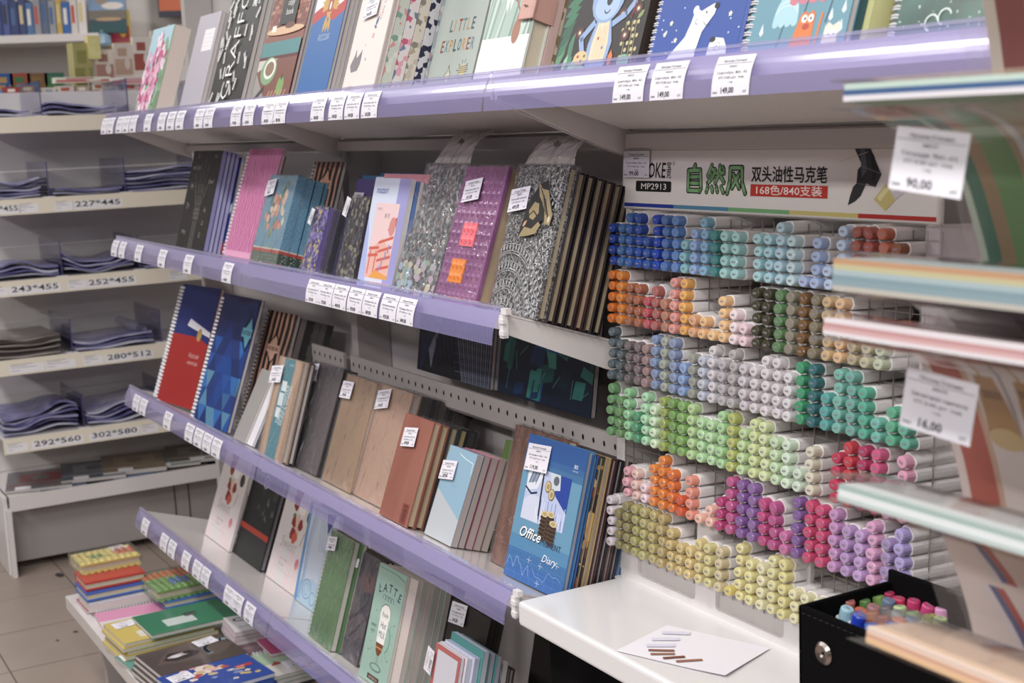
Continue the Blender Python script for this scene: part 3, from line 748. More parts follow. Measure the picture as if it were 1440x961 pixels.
def fox():
    a = Art(); a.rect(0, 0, 148, 210, '#6795a5'); r = random.Random(9)
    for u, v in ((28, 70), (128, 74), (134, 36), (22, 22), (134, 18), (44, 94), (142, 92), (118, 30)): a.poly([(u, v+10), (u+3, v), (u, v-3), (u-3, v)], '#dfeaee')
    def umb(u, v, L, H, c, c2, s=1):
        P = [(u+L*math.cos(R(k*12)), v+H*math.sin(R(k*12))) for k in range(16)]
        a.line([(u, v), (u-6, v-34)], 1.4, '#2d3b4c'); a.poly(P, c)
        for k in range(4): a.ell(u-L*.75+k*L*.5, v, L*.25, H*.13, c)
        for k in (.35, .62): a.arc(u, v+H*k*.5, L*(1-.2*k), 20, 160, 1.4, c2, ry=H*.38)
    umb(54, 30, 18, 32, '#a9cfd8', '#cfe5ea'); umb(82, 52, 27, 40, '#c9788a', '#e9b7c0'); umb(118, 60, 20, 52, '#d58a52', '#efd0ae')
    a.poly([(66, 0), (76, 36), (82, 40), (86, 36), (92, 40), (96, 36), (98, 0)], '#d9773a'); a.ell(82, 32, 4, 4, '#f5f3ee'); a.ell(91, 32, 4, 4, '#f5f3ee'); a.ell(83, 32, 1.5, 1.5, '#222222'); a.ell(91, 32, 1.5, 1.5, '#222222'); a.ell(86, 24, 5, 3.2, '#b8433a'); a.line([(104, 4), (106, 36)], 3, '#d9773a')
    a.poly([(112, 0), (114, 22), (118, 26), (124, 22), (132, 26), (134, 20), (132, 0)], '#ded7c6'); a.ell(119, 14, 4, 4, '#ffffff'); a.ell(127, 14, 4, 4, '#ffffff'); a.ell(120, 14, 1.2, 1.2, '#222222'); a.ell(127, 14, 1.2, 1.2, '#222222')
    return a
def galaxy():
    a = Art(); r = random.Random(10)
    for i in range(70): a.ell(r.uniform(8, 140), r.uniform(2, 120), r.uniform(.4, 1.6), r.uniform(.4, 1.5), '#cfe3da', 6)
    a.line([(98, 78), (108, 56), (120, 48), (126, 20), (134, 14)], 1.6, '#d6e6de'); a.line([(60, 60), (72, 72), (84, 74)], 1.6, '#d6e6de')
    for u, v in ((46, 14), (60, 18)): a.arc(u, v, 7, 20, 260, 1.6, '#e4efe9')
    return a
NEB = M('#15302b', .35, coat=.3, noise=(9, '#3f7a68'), name='nebula_cover')

def rep(n_, base, lab, grp, **over):
    """n_ further copies lying behind a front book, each with its own label"""
    out = []
    for i in range(n_):
        d = dict(base); d.update(label=lab % ORD[i], group=grp); d.update({k: (v[i % len(v)] if isinstance(v, list) else v) for k, v in over.items()}); out.append(d)
    return out
B = dict
# top shelf, from the far end
stack(-1.80, .03, ZT, 18, [B(kind='soft', wd=175, h=215, t=40, cov='#8fb59a', pages='#d9c9c0', label='thick exercise book with pink blossom photo on the top shelf', art=floral())])
a = Art(); a.rect(0, 0, 148, 215, '#b3acb6'); a.rect(62, 132, 130, 180, '#ece8ea')
for k in range(4): a.line([(70, 142+k*9), (122, 142+k*9)], .8, '#c9c4cc')
stack(-1.435, .03, ZT, 18, [B(kind='soft', wd=148, h=215, t=9, cov='#b3acb6', label='plain grey-lilac notebook with a white name field', art=a)] + rep(2, B(kind='spiral', wd=148, h=213, t=9, cov='#c9c6d2'), '%s pale ring notebook behind the plain grey-lilac one', 'ring notebooks behind the grey-lilac notebook'))
stack(-1.236, .03, ZT, 18, [B(kind='soft', wd=200, h=292, t=9, cov='#2b2725', label='black notebook with white leaves and vertical GRAFFO lettering', art=graffo())] + rep(3, B(kind='soft', wd=200, h=292, t=9, cov='#d6d2d0'), '%s white notebook behind the black leaf notebook', 'white notebooks behind the leaf notebook'))
stack(-.968, .03, ZT, 18, [B(kind='soft', wd=195, h=292, t=6, cov='#8a5245', label='brick wall cafe photo notebook with a teal band', art=copybook())] + rep(2, B(kind='soft', wd=195, h=292, t=6, cov='#c5c6d8'), '%s pale lilac notebook behind the cafe photo notebook', 'lilac notebooks behind the cafe notebook'))
stack(-.743, .03, ZT, 18, [B(kind='soft', wd=138, h=292, t=6, cov='#2f66a6', label='blue notebook with gold double eagle and tricolour ribbon', art=eagle())] + rep(5, B(kind='soft', wd=138, h=290, t=6.5, cov='#c9c6c6'), '%s white school notebook behind the blue eagle notebook', 'white notebooks behind the eagle notebook', cov=['#c9c6c6', '#d8d5d6', '#cfd2dc', '#d9d6d2', '#3c4a9a']))
stack(-.537, .03, ZT, 18, [B(kind='hard', wd=124, h=210, t=10, cov='#e5d6d0', label='pale pink notebook with a grey cat and price label', art=scaled(cat(), 124/148, 1), tagat=(28, 124, 6, '399,00', 52))] +
      [B(kind='hard', wd=124, h=208, t=17, spine='r', cov=floralspine(c, d), label=l, group='patterned notebooks behind the cat notebook') for c, d, l in
       (('#cfd3c8', ['#7fa694', '#d99a9a', '#e0e0d6'], 'mint flowered notebook spine directly behind the cat notebook'), ('#e6dcdc', ['#d45f7d', '#7486a8', '#e5a5b5'], 'white notebook spine with pink roses behind the cat notebook'),
        ('#ddd3c6', ['#8d857a', '#b5a48c', '#c9beb0'], 'beige notebook spine with grey sketches behind the cat notebook'), ('#dedbe0', ['#2c2c48', '#2c2c48', '#2c2c48'], 'white notebook spine dotted with black behind the cat notebook'),
        ('#c4d0d4', ['#e6eaec', '#8d9aa3', '#d9b7bd'], 'grey-blue flowered notebook spine behind the cat notebook'))] + [B(kind='soft', wd=124, h=210, t=10, cov='#e0dcc8', pages='#e4dfcb', label='cream page block last behind the cat notebook')])
stack(-.395, .105, ZT, 18, [B(kind='hard', wd=148, h=210, t=12, cov='#aab3ac', label='grey-green LITTLE EXPLORER notebook with a llama', art=llama())] + rep(2, B(kind='hard', wd=148, h=212, t=11, cov='#cfcbd2'), '%s notebook behind the llama notebook', 'notebooks behind the llama notebook', cov=['#d5d1da', '#c99f8c']))
def strap(r):
    MB().box(.096, -.006, .078, .132, -.0025, .112).build('clasp_strap', M('#c99a8e', .5, name='pink_leather'), r, bevel=.001)
    MB().box(.126, -.006, .078, .1295, .028, .112).build('strap_side', M('#c99a8e', .5, name='pink_leather'), r)
    MB().ring((.112, -.0065, .095), .003, .0008, 'z').build('snap_button', M('#b5a49a', .3, metal=.8, name='snap'), r)
stack(-.085, .03, ZT, 18, [B(kind='hard', wd=125, h=190, t=26, cov='#dfe4dd', pages='#c9bfa8', label='winter deer diary with a pink clasp strap', art=deer(), strap=strap)] +
      [B(kind='hard', wd=128, h=192, t=12, spine='r', cov=c, label=l) for c, l in (('#d3b3ac', 'dusty pink notebook spine right of the deer diary'), (vormat('avocado_print', ['#cdbfa6', '#cdbfa6', '#8a7a58', '#cdbfa6', '#b39a72'], 90, .6), 'beige notebook spine with leaf drawings before the koala'), ('#8d7a70', 'brown thin notebook spine right behind the beige one'))])
stack(.119, .03, ZT, 18, [B(kind='hard', wd=178, h=250, t=14, spine='r', cov='#2e2626', label='dark notebook with a blue koala painter', art=koala()), B(kind='hard', wd=178, h=250, t=10, spine='r', cov='#6f8a62', label='green notebook spine behind the koala notebook')])
stack(.318, .03, ZT, 18, [B(kind='spiral', wd=158, h=210, t=10, cov='#2f4fa0', label='blue ring notebook with two white polar bears', art=bear()), B(kind='soft', wd=150, h=212, t=8, cov='#d9bf8f', dx=-.012, label='sand coloured notebook behind the polar bear notebook')])
stack(.482, .03, ZT, 18, [B(kind='spiral', wd=143, h=210, t=8, cov='#6795a5', label='blue-grey ring notebook with fox, cat and umbrellas', art=fox()), B(kind='hard', wd=143, h=212, t=9, spine='r', cov='#24505c', label='dark teal notebook behind the umbrella notebook'), B(kind='hard', wd=150, h=212, t=24, cov='#d8d89a', spine='r', label='pale yellow thick notebook behind the umbrella notebook'), B(kind='hard', wd=154, h=212, t=9, cov='#9a9058', spine='r', label='olive notebook behind the pale yellow one')])
stack(.682, .03, ZT, 18, [B(kind='spiral', wd=150, h=210, t=10, cov=NEB, label='green galaxy ring notebook at the right of the top shelf', art=galaxy()), B(kind='soft', wd=150, h=210, t=8, cov='#d9bf9a', label='sand coloured notebook behind the galaxy notebook')])

# ---- second shelf
def xray():
    a = Art(); a.rect(0, 0, 205, 222, '#191513'); r = random.Random(12); c = '#575350'
    a.poly([(84, 0), (90, 60), (78, 84), (82, 106), (122, 106), (128, 84), (116, 60), (120, 0)], '#35302d')
    for k in range(12): a.ell(90+(k % 4)*9, 76+(k//4)*9, 4, 4, c)
    for x in (93, 110): a.line([(x, 4), (x, 66)], 5, c)
    for u0, u1, L in ((84, 44, 70), (93, 78, 98), (103, 104, 106), (112, 132, 96), (120, 158, 62)):
        for k in range(4): a.line([(u0+(u1-u0)*k/4+1, 104+L*k/4), (u0+(u1-u0)*(k+.8)/4, 104+L*(k+.8)/4)], 5-k*.6, c)
    for t, u, v in (('π = 3,14', 20, 180), ('E=mc²', 150, 150), ('∑ x', 22, 96), ('∞', 160, 206), ('a²+b²', 22, 40), ('√x', 152, 90), ('Ω', 150, 36), ('f(x)', 26, 140), ('Δ', 156, 62), ('½', 40, 206)): a.text(t, u, v, 10, '#9a948c', rot=r.uniform(-8, 8))
    return a
stack(-1.61, .05, Z2, 16, [B(kind='soft', wd=205, h=236, t=11, cov='#191513', pages='#8d8ab8', label='black notebook with a skeleton hand and chalk formulas', art=scaled(xray(), 1, 236/222))] + rep(3, B(kind='soft', wd=205, h=238, t=8, cov='#7f7fb4', pages='#a9a6cc', gap=.002), '%s lavender edged notebook behind the skeleton-hand notebook', 'lavender edged notebooks on the second shelf') +
      [B(kind='soft', wd=215, h=232, t=8, cov='#1c2c7c', label='navy notebook with a pale flag detail behind the lavender ones', art=Art().rect(0, 0, 215, 40, '#b03028').poly([(150, 70), (215, 110), (215, 130), (150, 92)], '#a9bcc9'))])
lace = wavemat('pink_lace', '#b4588a', '#cf82aa', 26, 9, 'X', .5, coat=.2, ramp=(.35, .6), detail=4)
stack(-1.27, .05, Z2, 19, [B(kind='spiral', wd=200, h=242, t=7, cov=lace, label='pink lace patterned ring notebook', art=Art().rect(0, 0, 190, 22, '#d89ab8'))] + rep(1, B(kind='spiral', wd=190, h=228, t=7, cov='#b9b4b8'), '%s grey ring notebook behind the pink lace one', None))
STR = wavemat('copper_stripes', '#2a2422', '#b98a72', 13, 2.2, 'X', .45, coat=.2, ramp=(.6, .64), detail=1)
def badge(a, u, v, w_, c, t='NOTEBOOK'):
    a.poly([(u-w_/2, v), (u, v+w_*.62), (u+w_/2, v), (u, v-w_*.62)], c[0]); a.rect(u-w_*.62, v-w_*.18, u+w_*.62, v+w_*.18, c[1])
    for sg in (1, -1): a.line([(u-w_*.5, v+sg*w_*.26), (u, v+sg*w_*.72), (u+w_*.5, v+sg*w_*.26)], w_*.07, c[2])
    a.text(t, u, v-w_*.09, w_*.17, c[2], al='c', w_=w_*1.1, bold=.02); return a
stack(-1.05, .115, Z2, 18, [B(kind='spiral', wd=145, h=232, t=9, cov=STR, label='black and copper striped ring notebook on the second shelf', art=badge(Art(), 78, 186, 46, ('#c99a84', '#c99a84', '#2a2422')), binding='l')])
def bluefloral():
    a = Art(); r = random.Random(14); a.rect(0, 0, 148, 186, '#6e98b0')
    for i in range(34):
        u, v = 75+r.gauss(0, 20), 100+r.gauss(0, 38); a.leaf(u, v, 20, 9, r.uniform(40, 140), r.choice(['#7d8a5c', '#5f7350', '#97a36c']))
    for i in range(24): a.blob(78+r.gauss(0, 22), 118+r.gauss(0, 26), 9, 8, r.choice(['#d99a86', '#e3c6ae', '#c77a6a', '#dfb0a0', '#d8d3be']), r)
    a.rect(0, 0, 148, 30, '#4c5f52'); a.rect(0, 30, 148, 36, '#b8433a'); a.rect(0, 36, 148, 39, '#cfc9b8')
    for k in range(4): a.line([(4, 5+k*6), (144, 6+k*6)], 1, '#7d8d78')
    return a
def spineband():
    a = Art(); a.rect(0, 0, 18, 30, '#35483c'); a.rect(0, 30, 18, 36, '#b8433a'); a.rect(0, 36, 18, 38.5, '#cfc9b8'); r = random.Random(2)
    for k in range(16): a.ell(r.uniform(1, 17), r.uniform(1, 29), 1, 1, '#cdd3c6', 6)
    return a.mesh('spine_print', lambda u, v, k: (.148+.0002+k*EPS, u/1000, v/1000))
SPB = spineband()
BLT = vormat('blue_scale_cloth', ['#6a9bb8', '#6293b0', '#74a4c0', '#5f90ae'], 520, .5)
for i, o in enumerate(stack(-1.099, .05, Z2, 19, [B(kind='hard', wd=148, h=186, t=18, spine='r', cov=BLT, label='blue cloth notebook with painted flowers and a price label', art=bluefloral(), tagat=(6, 140, 8, '249,00', 48), wrap=True)] + rep(3, B(kind='hard', wd=148, h=186, t=17, spine='r', cov=BLT, gap=.003), '%s blue cloth notebook behind the flower-painted one', 'blue cloth notebooks in one row'))):
    inst('spine_print', SPB, o)
GOLD = vormat('purple_glitter', ['#4a3d78', '#7a68b4', '#2c2450', '#c9b27a', '#8d86c9', '#5a4a96'], 160, .35, .3)
BLKG = vormat('black_glitter', ['#17161c', '#2a2733', '#8d8670', '#1d1b24', '#3c3850'], 150, .35, .3)
stack(-.822, .05, Z2, 19, [B(kind='soft', wd=62, h=128, t=11, cov=GOLD, pages='#6a5a9a', label='slim violet glitter notepad with an angled price label', wrap=True, tagat=(8, 92, 80, '149,00', 30)), B(kind='soft', wd=62, h=128, t=11, cov='#8a7f86', pages='#57506c', label='slim grey notepad second in the film-wrapped row', wrap=True), B(kind='soft', wd=62, h=128, t=12, cov=BLKG, pages='#2c2838', label='slim black glitter notepad third in the film-wrapped row', wrap=True), B(kind='soft', wd=62, h=124, t=11, cov='#7a6cae', pages='#4a4468', label='slim violet notepad last in the film-wrapped row', wrap=True)])
stack(-.872, .14, Z2, 17, [B(kind='soft', wd=120, h=205, t=8, cov='#5a4f86', label='plain violet notebook standing behind the slim glitter notepads', tagat=(6, 148, 0, '199,00', 44)), B(kind='soft', wd=125, h=214, t=8, cov='#3c6d9a', label='blue notebook with a label behind the violet one', tagat=(70, 180, 0, '219,00', 46)), B(kind='hard', wd=170, h=222, t=16, cov='#4a84b4', spine='r', label='light blue boxed notebook standing high at the back', dx=.06, art=Art().rect(14, 14, 156, 208, '#6a86a8'))])
stack(-.653, .05, Z2, 17, [B(kind='soft', wd=70, h=150, t=14, cov=BLKG, pages='#2a2830', label='black film-wrapped glitter notepad left of the temple notebook', wrap=True, tagat=(0, 112, 78, '149,00', 34)), B(kind='soft', wd=70, h=152, t=12, cov='#1f1d22', pages='#242228', label='plain black film-wrapped notepad behind the glitter one', wrap=True)])
def temple():
    a = Art(); a.rect(0, 0, 136, 184, '#cdd3e6'); a.rect(96, 0, 136, 184, '#9b98cc'); a.poly([(0, 0), (30, 0), (12, 90), (0, 120)], '#a9b4e0')
    a.rect(24, 16, 112, 142, '#e6c6c6'); a.poly([(24, 60), (70, 84), (112, 60), (112, 16), (24, 16)], '#e3b0a4')
    red = '#cf5f52'
    for y in (62, 50): a.poly([(24, y), (62, y+3), (62, y+8), (24, y+5)], red)
    for x in (30, 52): a.rect(x, 22, x+4, 62, red)
    for k in range(4): a.poly([(62-k*2, 28+k*15), (110, 36+k*16), (110, 41+k*16), (64-k*2, 33+k*15)], red); a.rect(72+k*8, 24+k*12, 76+k*8, 38+k*12, '#8d86b8')
    a.poly([(84, 96), (112, 104), (112, 120), (90, 112)], '#c25f58'); a.ell(98, 104, 12, 16, '#cf8a80'); a.poly([(40, 16), (60, 30), (112, 22), (112, 16)], '#e09a4a')
    a.text('TOKYO', 30, 130, 4, '#8d7d8a'); a.text('東 京', 62, 118, 6, '#7d6d7a'); a.text('mazari', 14, 158, 12, '#6c78b4', bold=.01)
    return a
stack(-.563, .05, Z2, 15, [B(kind='soft', wd=136, h=184, t=9, cov='#cdd3e6', label='pastel notebook with pink temple drawing and mazari lettering', art=temple()), B(kind='soft', wd=140, h=182, t=8, cov='#3a5a8e', label='dark blue notebook with gold lines behind the temple notebook', dx=.01, art=Art().arc(70, 90, 50, 0, 360, .8, '#b9a06c').arc(100, 60, 50, 0, 360, .8, '#b9a06c').arc(110, 130, 40, 0, 360, .8, '#b9a06c')), B(kind='hard', wd=172, h=196, t=12, cov='#d98f9c', label='pink notebook standing behind the temple notebook', dx=-.01)])
SILV = vormat('silver_glitter', ['#8f8c8e', '#b9b6b8', '#6d6a6e', '#d9d6d8', '#a58f8c', '#8fa0a6', '#77747a'], 190, .25, 0, .5, .8)
def rainbowfoot():
    a = Art(); r = random.Random(3)
    for i in range(40): a.blob(r.uniform(0, 149), r.uniform(0, 55), 9, 7, r.choice(['#a9b8b0', '#b8a6b4', '#9fb0c4', '#c7b7a4', '#8fa79a']), r, 5)
    return a
stack(-.422, .05, Z2, 21, [B(kind='hard', wd=140, h=212, t=17, cov=SILV, pages='#b59f98', label='silver glitter notebook in cellophane with a hang flap', art=rainbowfoot(), wrap=True, flap=(.12, .075, .45))])
def popit():
    a = Art()
    for k in range(6): a.line([(40+k*6, 170-k*8), (50+k*7, 120-k*2), (64+k*8, 108)], .7, '#e6c3da')
    return a
POPM = M('#84467a', .5, coat=.2, noise=(16, '#985a8c', (1, 1, 1)), bump=(45, .5), name='bubble_rubber')
r_ = stack(-.274, .05, Z2, 19, [B(kind='bubble', wd=128, h=208, t=32, cov=POPM, pages='#c9b08f', label='purple bubble notebook with pink and orange squares', art=popit(), wrap=True, tagat=(22, 150, 8, '359,00', 50)), B(kind='bubble', wd=128, h=206, t=16, cov=POPM, label='second purple bubble notebook behind the first', pages='#c9b08f')])[0]
b = MB()
for i in range(8):
    for j in range(13):
        cx, cz = .010+i*.0152, .012+j*.0155
        for k in range(6):
            t0, t1 = k*math.pi/3, (k+1)*math.pi/3
            b.face([(cx, -.0035, cz), (cx+.0062*math.cos(t0), 0, cz+.0062*math.sin(t0)), (cx+.0062*math.cos(t1), 0, cz+.0062*math.sin(t1))])
b.build('bubble', POPM, r_, smooth=True)['kind'] = 'stuff'
for u0, v0, c_ in ((.040, .086, '#f0727c'), (.032, .030, '#e8863e')):
    q = MB(); q.box(u0, -.0025, v0, u0+.042, -.0002, v0+.036)
    for i in range(3):
        for j in range(2):
            cx, cz = u0+.008+i*.013, v0+.010+j*.0165
            for k in range(8):
                t0, t1 = k*math.pi/4, (k+1)*math.pi/4; q.face([(cx, -.0068, cz), (cx+.006*math.cos(t0), -.0024, cz+.007*math.sin(t0)), (cx+.006*math.cos(t1), -.0024, cz+.007*math.sin(t1))])
    q.build('bubble_patch', M(c_, .4, coat=.3, name='patch_rubber'), r_)
SEQ = vormat('sequins', ['#2c1f3c', '#5a3f6c', '#8d76a4', '#c9b7d4', '#3a2a4a', '#74578a', '#b69ac0'], 260, .25, 0, .6, 1)
stack(-.202, .125, Z2, 17, [B(kind='hard', wd=141, h=200, t=12, spine='r', cov=SEQ, label='purple sequin notebook between bubble and mandala notebooks')])
def mandala():
    a = Art(); L = '#b4b3b4'
    for cx, cy, R0 in ((36, -14, 24), (36, -14, 48), (36, -14, 72), (36, -14, 96)):
        for k, dr in enumerate((0, 3.2, 13)): a.arc(cx, cy, R0+dr, 0, 360, 1.0, L, 40)
        n_ = int(R0*.75)
        for i in range(n_):
            t = i*360/n_; a.leaf(cx+(R0+4)*math.cos(R(t)), cy+(R0+4)*math.sin(R(t)), 8.6, 5, t, L); a.ell(cx+(R0+15.5)*math.cos(R(t)), cy+(R0+15.5)*math.sin(R(t)), 1.3, 1.3, L, 6)
    for cx, cy in ((152, 60), (150, 202)):
        for R0 in (14, 24, 36, 50):
            a.arc(cx, cy, R0, 0, 360, 1, L, 36); n_ = int(R0*.7)
            for i in range(n_): t = i*360/n_; a.leaf(cx+(R0+1.5)*math.cos(R(t)), cy+(R0+1.5)*math.sin(R(t)), 8, 4.4, t, L)
    r = random.Random(15)
    for i in range(130): a.arc(r.uniform(4, 148), r.uniform(104, 198), r.uniform(1, 3), 0, 300, .7, L, 6)
    a.poly([(48, 104), (60, 150), (82, 176), (104, 182), (118, 160), (134, 142), (132, 122), (108, 128), (88, 116), (60, 110)], '#22201f')
    g = '#9a8862'
    a.poly([(78, 180), (92, 170), (112, 168), (124, 150), (136, 136), (134, 122), (118, 124), (112, 140), (100, 152), (88, 160)], g)
    a.poly([(50, 104), (62, 118), (84, 116), (100, 126), (108, 122), (98, 110), (74, 106)], g); a.poly([(66, 140), (78, 152), (92, 150), (96, 138), (84, 128), (72, 130)], g)
    for k in range(4): a.line([(86+k*7, 172-k*5), (100+k*6, 160-k*6), (112+k*6, 140-k*4)], 1.6, '#22201f')
    a.ell(128, 130, 3.4, 4.5, '#c9bfae'); a.leaf(56, 118, 14, 6, 40, '#c99a7c'); a.line([(66, 132), (80, 140), (92, 134)], 2, '#22201f')
    return a
BLK2 = M('#1d1b1c', .5, coat=.3, noise=(30, '#3a3234'), name='black_pattern_cover')
stack(-.124, .062, Z2, 17, [B(kind='hard', wd=132, h=212, t=13, cov=vormat('silver_filigree', ['#2f2d2c', '#8f8d8e', '#3a3836', '#6f6d6d', '#2c2a2a', '#a3a1a2'], 420, .4, .3), pages='#b8a98c', label='black and silver mandala notebook with a dancing head, price label', art=scaled(mandala(), 136/152, 212/202), wrap=True, tagat=(2, 142, 8, '499,00', 50), flap=(.13, .06, .6))] +
      rep(6, B(kind='hard', wd=134, h=208, t=12.5, cov=BLK2, pages='#a99a80'), '%s black covered notebook behind the mandala notebook', 'black covered notebooks behind the mandala notebook', cov=[BLK2, M('#231d20', .5, name='black_cover'), BLK2, M('#1b2030', .5, noise=(14, '#4a2a26'), name='night_cover'), M('#3a3634', .5, name='charcoal_cover'), M('#191718', .4, name='black_cover')], gap=.003))

# ---- third shelf
def flag():
    a = Art(); a.rect(0, 0, 205, 297, '#1c2868'); a.rect(0, 0, 205, 172, '#9c1f1c')
    a.poly([(74, 196), (205, 176), (205, 188), (84, 214)], '#d9d6dc'); a.poly([(84, 190), (205, 158), (205, 176), (92, 186)], '#1c2868'); a.text('Россия', 120, 120, 11, '#c9a49c'); a.text('навсегда', 120, 104, 9, '#c9a49c')
    a.ell(150, 178, 12, 16, '#a98a4a'); return a
def tri():
    a = Art(); r = random.Random(17); c = ['#14357c', '#1c4a94', '#0f2862', '#2a62a8', '#123f8a', '#193070', '#0d3f86']
    s_ = 46; hh = s_*.87
    for j in range(-1, 12):
        for i in range(-1, 8):
            u, v = i*s_+(j % 2)*s_/2-10, j*hh
            def pick(v_): return r.choice(['#141f52', '#16285c', '#1b2f70', '#241f50', '#122050'] if v_ > 170 else (c if v_ > 120 else c+['#3f6f9a', '#4f80a0', '#2f5e92']))
            a.poly([(u, v), (u+s_, v), (u+s_/2, v+hh)], pick(v)); a.poly([(u+s_, v), (u+s_*1.5, v+hh), (u+s_/2, v+hh)], pick(v))
    badge(a, 188, 222, 56, ('#5a98a8', '#5a98a8', '#0c2438')); return a
def copper(): return badge(Art(), 74, 205, 48, ('#c9a08a', '#c9a08a', '#241f1e'))
stack(-1.805, .028, Z3, 20, [B(kind='spiral', wd=205, h=297, t=9, cov='#9c1f1c', label='red and blue tricolour ring notebook, leftmost on the third shelf', art=flag()), B(kind='spiral', wd=205, h=297, t=8, cov='#1c2868', label='navy ring notebook behind the red and blue one', dx=-.035)], rz=8)
stack(-1.492, .024, Z3, 20, [B(kind='spiral', wd=205, h=299, t=9, cov='#14357c', label='tall ring notebook with blue triangles', art=tri())], rz=4)
stack(-1.330, .072, Z3, 20, [B(kind='spiral', wd=150, h=287, t=10, cov=STR, label='black and copper striped ring notebook on the third shelf', art=copper(), wrap=False)] + rep(5, B(kind='soft', wd=150, h=282, t=15, cov='#5a5758', pages='#7d7876'), '%s grey-black notebook behind the copper striped one', 'grey-black notebooks behind the copper striped one', cov=['#4a4748', '#57504f', vormat('chain_print', ['#3a3838', '#6d6a6a', '#555252', '#8a8686'], 120, .5), vormat('lace_print', ['#4a4848', '#777474', '#5d5a5a', '#666262'], 140, .5), '#56555a'], pages=['#8d8584', '#403c3c', '#6d6866', '#777170', '#4a4646']), rz=4)
stack(-1.253, .04, Z3, 28, [B(kind='soft', wd=70, h=162, t=5, cov='#9a9694', label='thin grey folder leaning before the copper striped notebook'), B(kind='soft', wd=74, h=160, t=6, cov='#e0dde2', pages='#e6e3ea', label='white notepad leaning beside the thin grey folder', dx=.03), B(kind='soft', wd=78, h=158, t=5, cov='#2c2a30', label='thin black notepad leaning beside the wood-look diary', dx=.05)])
def wood():
    a = Art(); a.rect(30, 0, 76, 203, '#4f8796'); a.text('ежедневник', 64, 190, 5, '#b9d0d6', al='c', w_=22)
    for i, t in enumerate(('Творческий', 'КРЕАТИВНАЯ', 'КНИГА УЧЕБЫ')): a.text(t, 52+i*10, 70, 7, '#dfe9ea', rot=80, w_=82, bold=.02)
    a.rect(36, 84, 56, 104, '#e4ecee'); a.rect(36, 108, 56, 134, '#dfe8ea'); a.rect(38, 138, 60, 158, '#e4ecee')
    return a
OAK = wavemat('oak_cover', '#a98a72', '#c0a18a', 9, 5, 'X', .5, ramp=(.2, .8), detail=4)
TAN = M('#93755c', .5, coat=.35, noise=(14, '#a48468', (1, 1, .25)), name='tan_leatherette')
PEA = M('#b4907c', .5, coat=.35, noise=(10, '#c09a84', (1, 1, .3)), name='peach_leatherette')
RUST = M('#8a5043', .5, coat=.2, noise=(12, '#a06656', (1, 1, .2)), name='rust_leatherette')
GRYL = M('#454144', .4, coat=.5, noise=(12, '#5a5054', (1, 1, .4)), bump=(18, .5), name='dark_grey_leatherette')
stack(-1.044, .021, Z3, 18, [B(kind='hard', wd=110, h=204, t=14, cov=OAK, label='oak-look diary with a teal lettered band and price label', art=wood(), wrap=True, tagat=(-12, 146, 8, '399,00', 52)), B(kind='hard', wd=110, h=204, t=12, cov='#4a4446', label='dark diary behind the oak-look diary')], rz=4)
stack(-.986, .061, Z3, 20, [B(kind='hard', wd=140, h=212, t=16, cov=GRYL, pages='#37343a', label='charcoal film-wrapped notebook with a price label', wrap=True, tagat=(-8, 165, 10, '399,00', 52)), B(kind='hard', wd=140, h=210, t=14, cov='#3c3a3e', label='black notebook behind the charcoal film-wrapped one')], rz=2)
stack(-.827, .069, Z3, 19, [B(kind='hard', wd=134, h=207, t=16, cov=TAN, label='tan leatherette diary in film with a price label', wrap=True, tagat=(0, 160, 4, '399,00', 48))])
stack(-.714, .075, Z3, 20, [B(kind='hard', wd=150, h=208, t=18, cov=PEA, label='peach-brown leatherette diary in film with a slanted price label', wrap=True, tagat=(28, 160, 12, '399,00', 52))] + rep(6, B(kind='hard', wd=150, h=206, t=17, cov=GRYL, pages='#57504f'), '%s dark film-wrapped diary in the row behind the peach-brown one', 'dark wrapped diaries behind the peach-brown one', pages=['#57504f', '#4a4548', '#615a58', '#4d4849'], wrap=[True, False, True, False], gap=.002))
a = Art(); a.rect(76, 2, 98, 36, '#7c3f34'); a.text('2021', 92, 5, 9, '#4a2018', rot=90, w_=28, bold=.02)
stack(-.509, .043, Z3, 20, [B(kind='hard', wd=107, h=178, t=15, cov=RUST, pages='#c2ae90', label='rust red 2021 diary with a price label', art=a, tagat=(20, 122, 8, '499,00', 48))] + rep(4, B(kind='hard', wd=107, h=176, t=15, cov='#34343a', pages='#bfae8e'), '%s slim diary behind the rust red 2021 diary', 'slim diaries behind the rust red one', cov=['#8d5646', '#2c3038', '#26282e', '#1f1f22'], pages=['#bfae8e', '#b8a888', '#ab9d74', '#38363a'], wrap=[False, True, False, True], gap=.003))
def lblue():
    a = Art(); a.rect(0, 0, 92, 150, '#8fb0c6'); a.poly([(0, 0), (92, 0), (92, 42), (0, 78)], '#b9bdc2'); a.text('Diary', 48, 88, 5, '#7a98ac', al='c'); a.line([(38, 142), (60, 137), (86, 134), (88, 116)], 1, '#eef2f4'); return a
stack(-.375, .062, Z3, 22, [B(kind='soft', wd=92, h=150, t=12, cov='#8fb0c6', pages='#b8aaa6', label='light blue and grey slim notebook with a price label', art=lblue(), tagat=(0, 92, 8, '289,00', 46))] + rep(4, B(kind='soft', wd=92, h=150, t=12, cov='#b98a98', pages='#b3a49e'), '%s slim notebook behind the light blue and grey one', 'slim notebooks behind the light blue one', cov=['#54506c', '#c9788e', '#b9909a', '#9a9486'], gap=.0025))
a = Art(); a.rect(0, 0, 120, 178, '#8f9a72'); a.rect(0, 0, 120, 120, '#b8b0a8'); a.rect(0, 140, 50, 178, '#6f8a4c'); a.rect(50, 140, 120, 178, '#7a5a44'); a.poly([(0, 120), (30, 0), (0, 0)], '#9fb082'); a.ell(78, 42, 16, 8, '#77706a'); a.line([(20, 108), (60, 84)], 2, '#55504c')
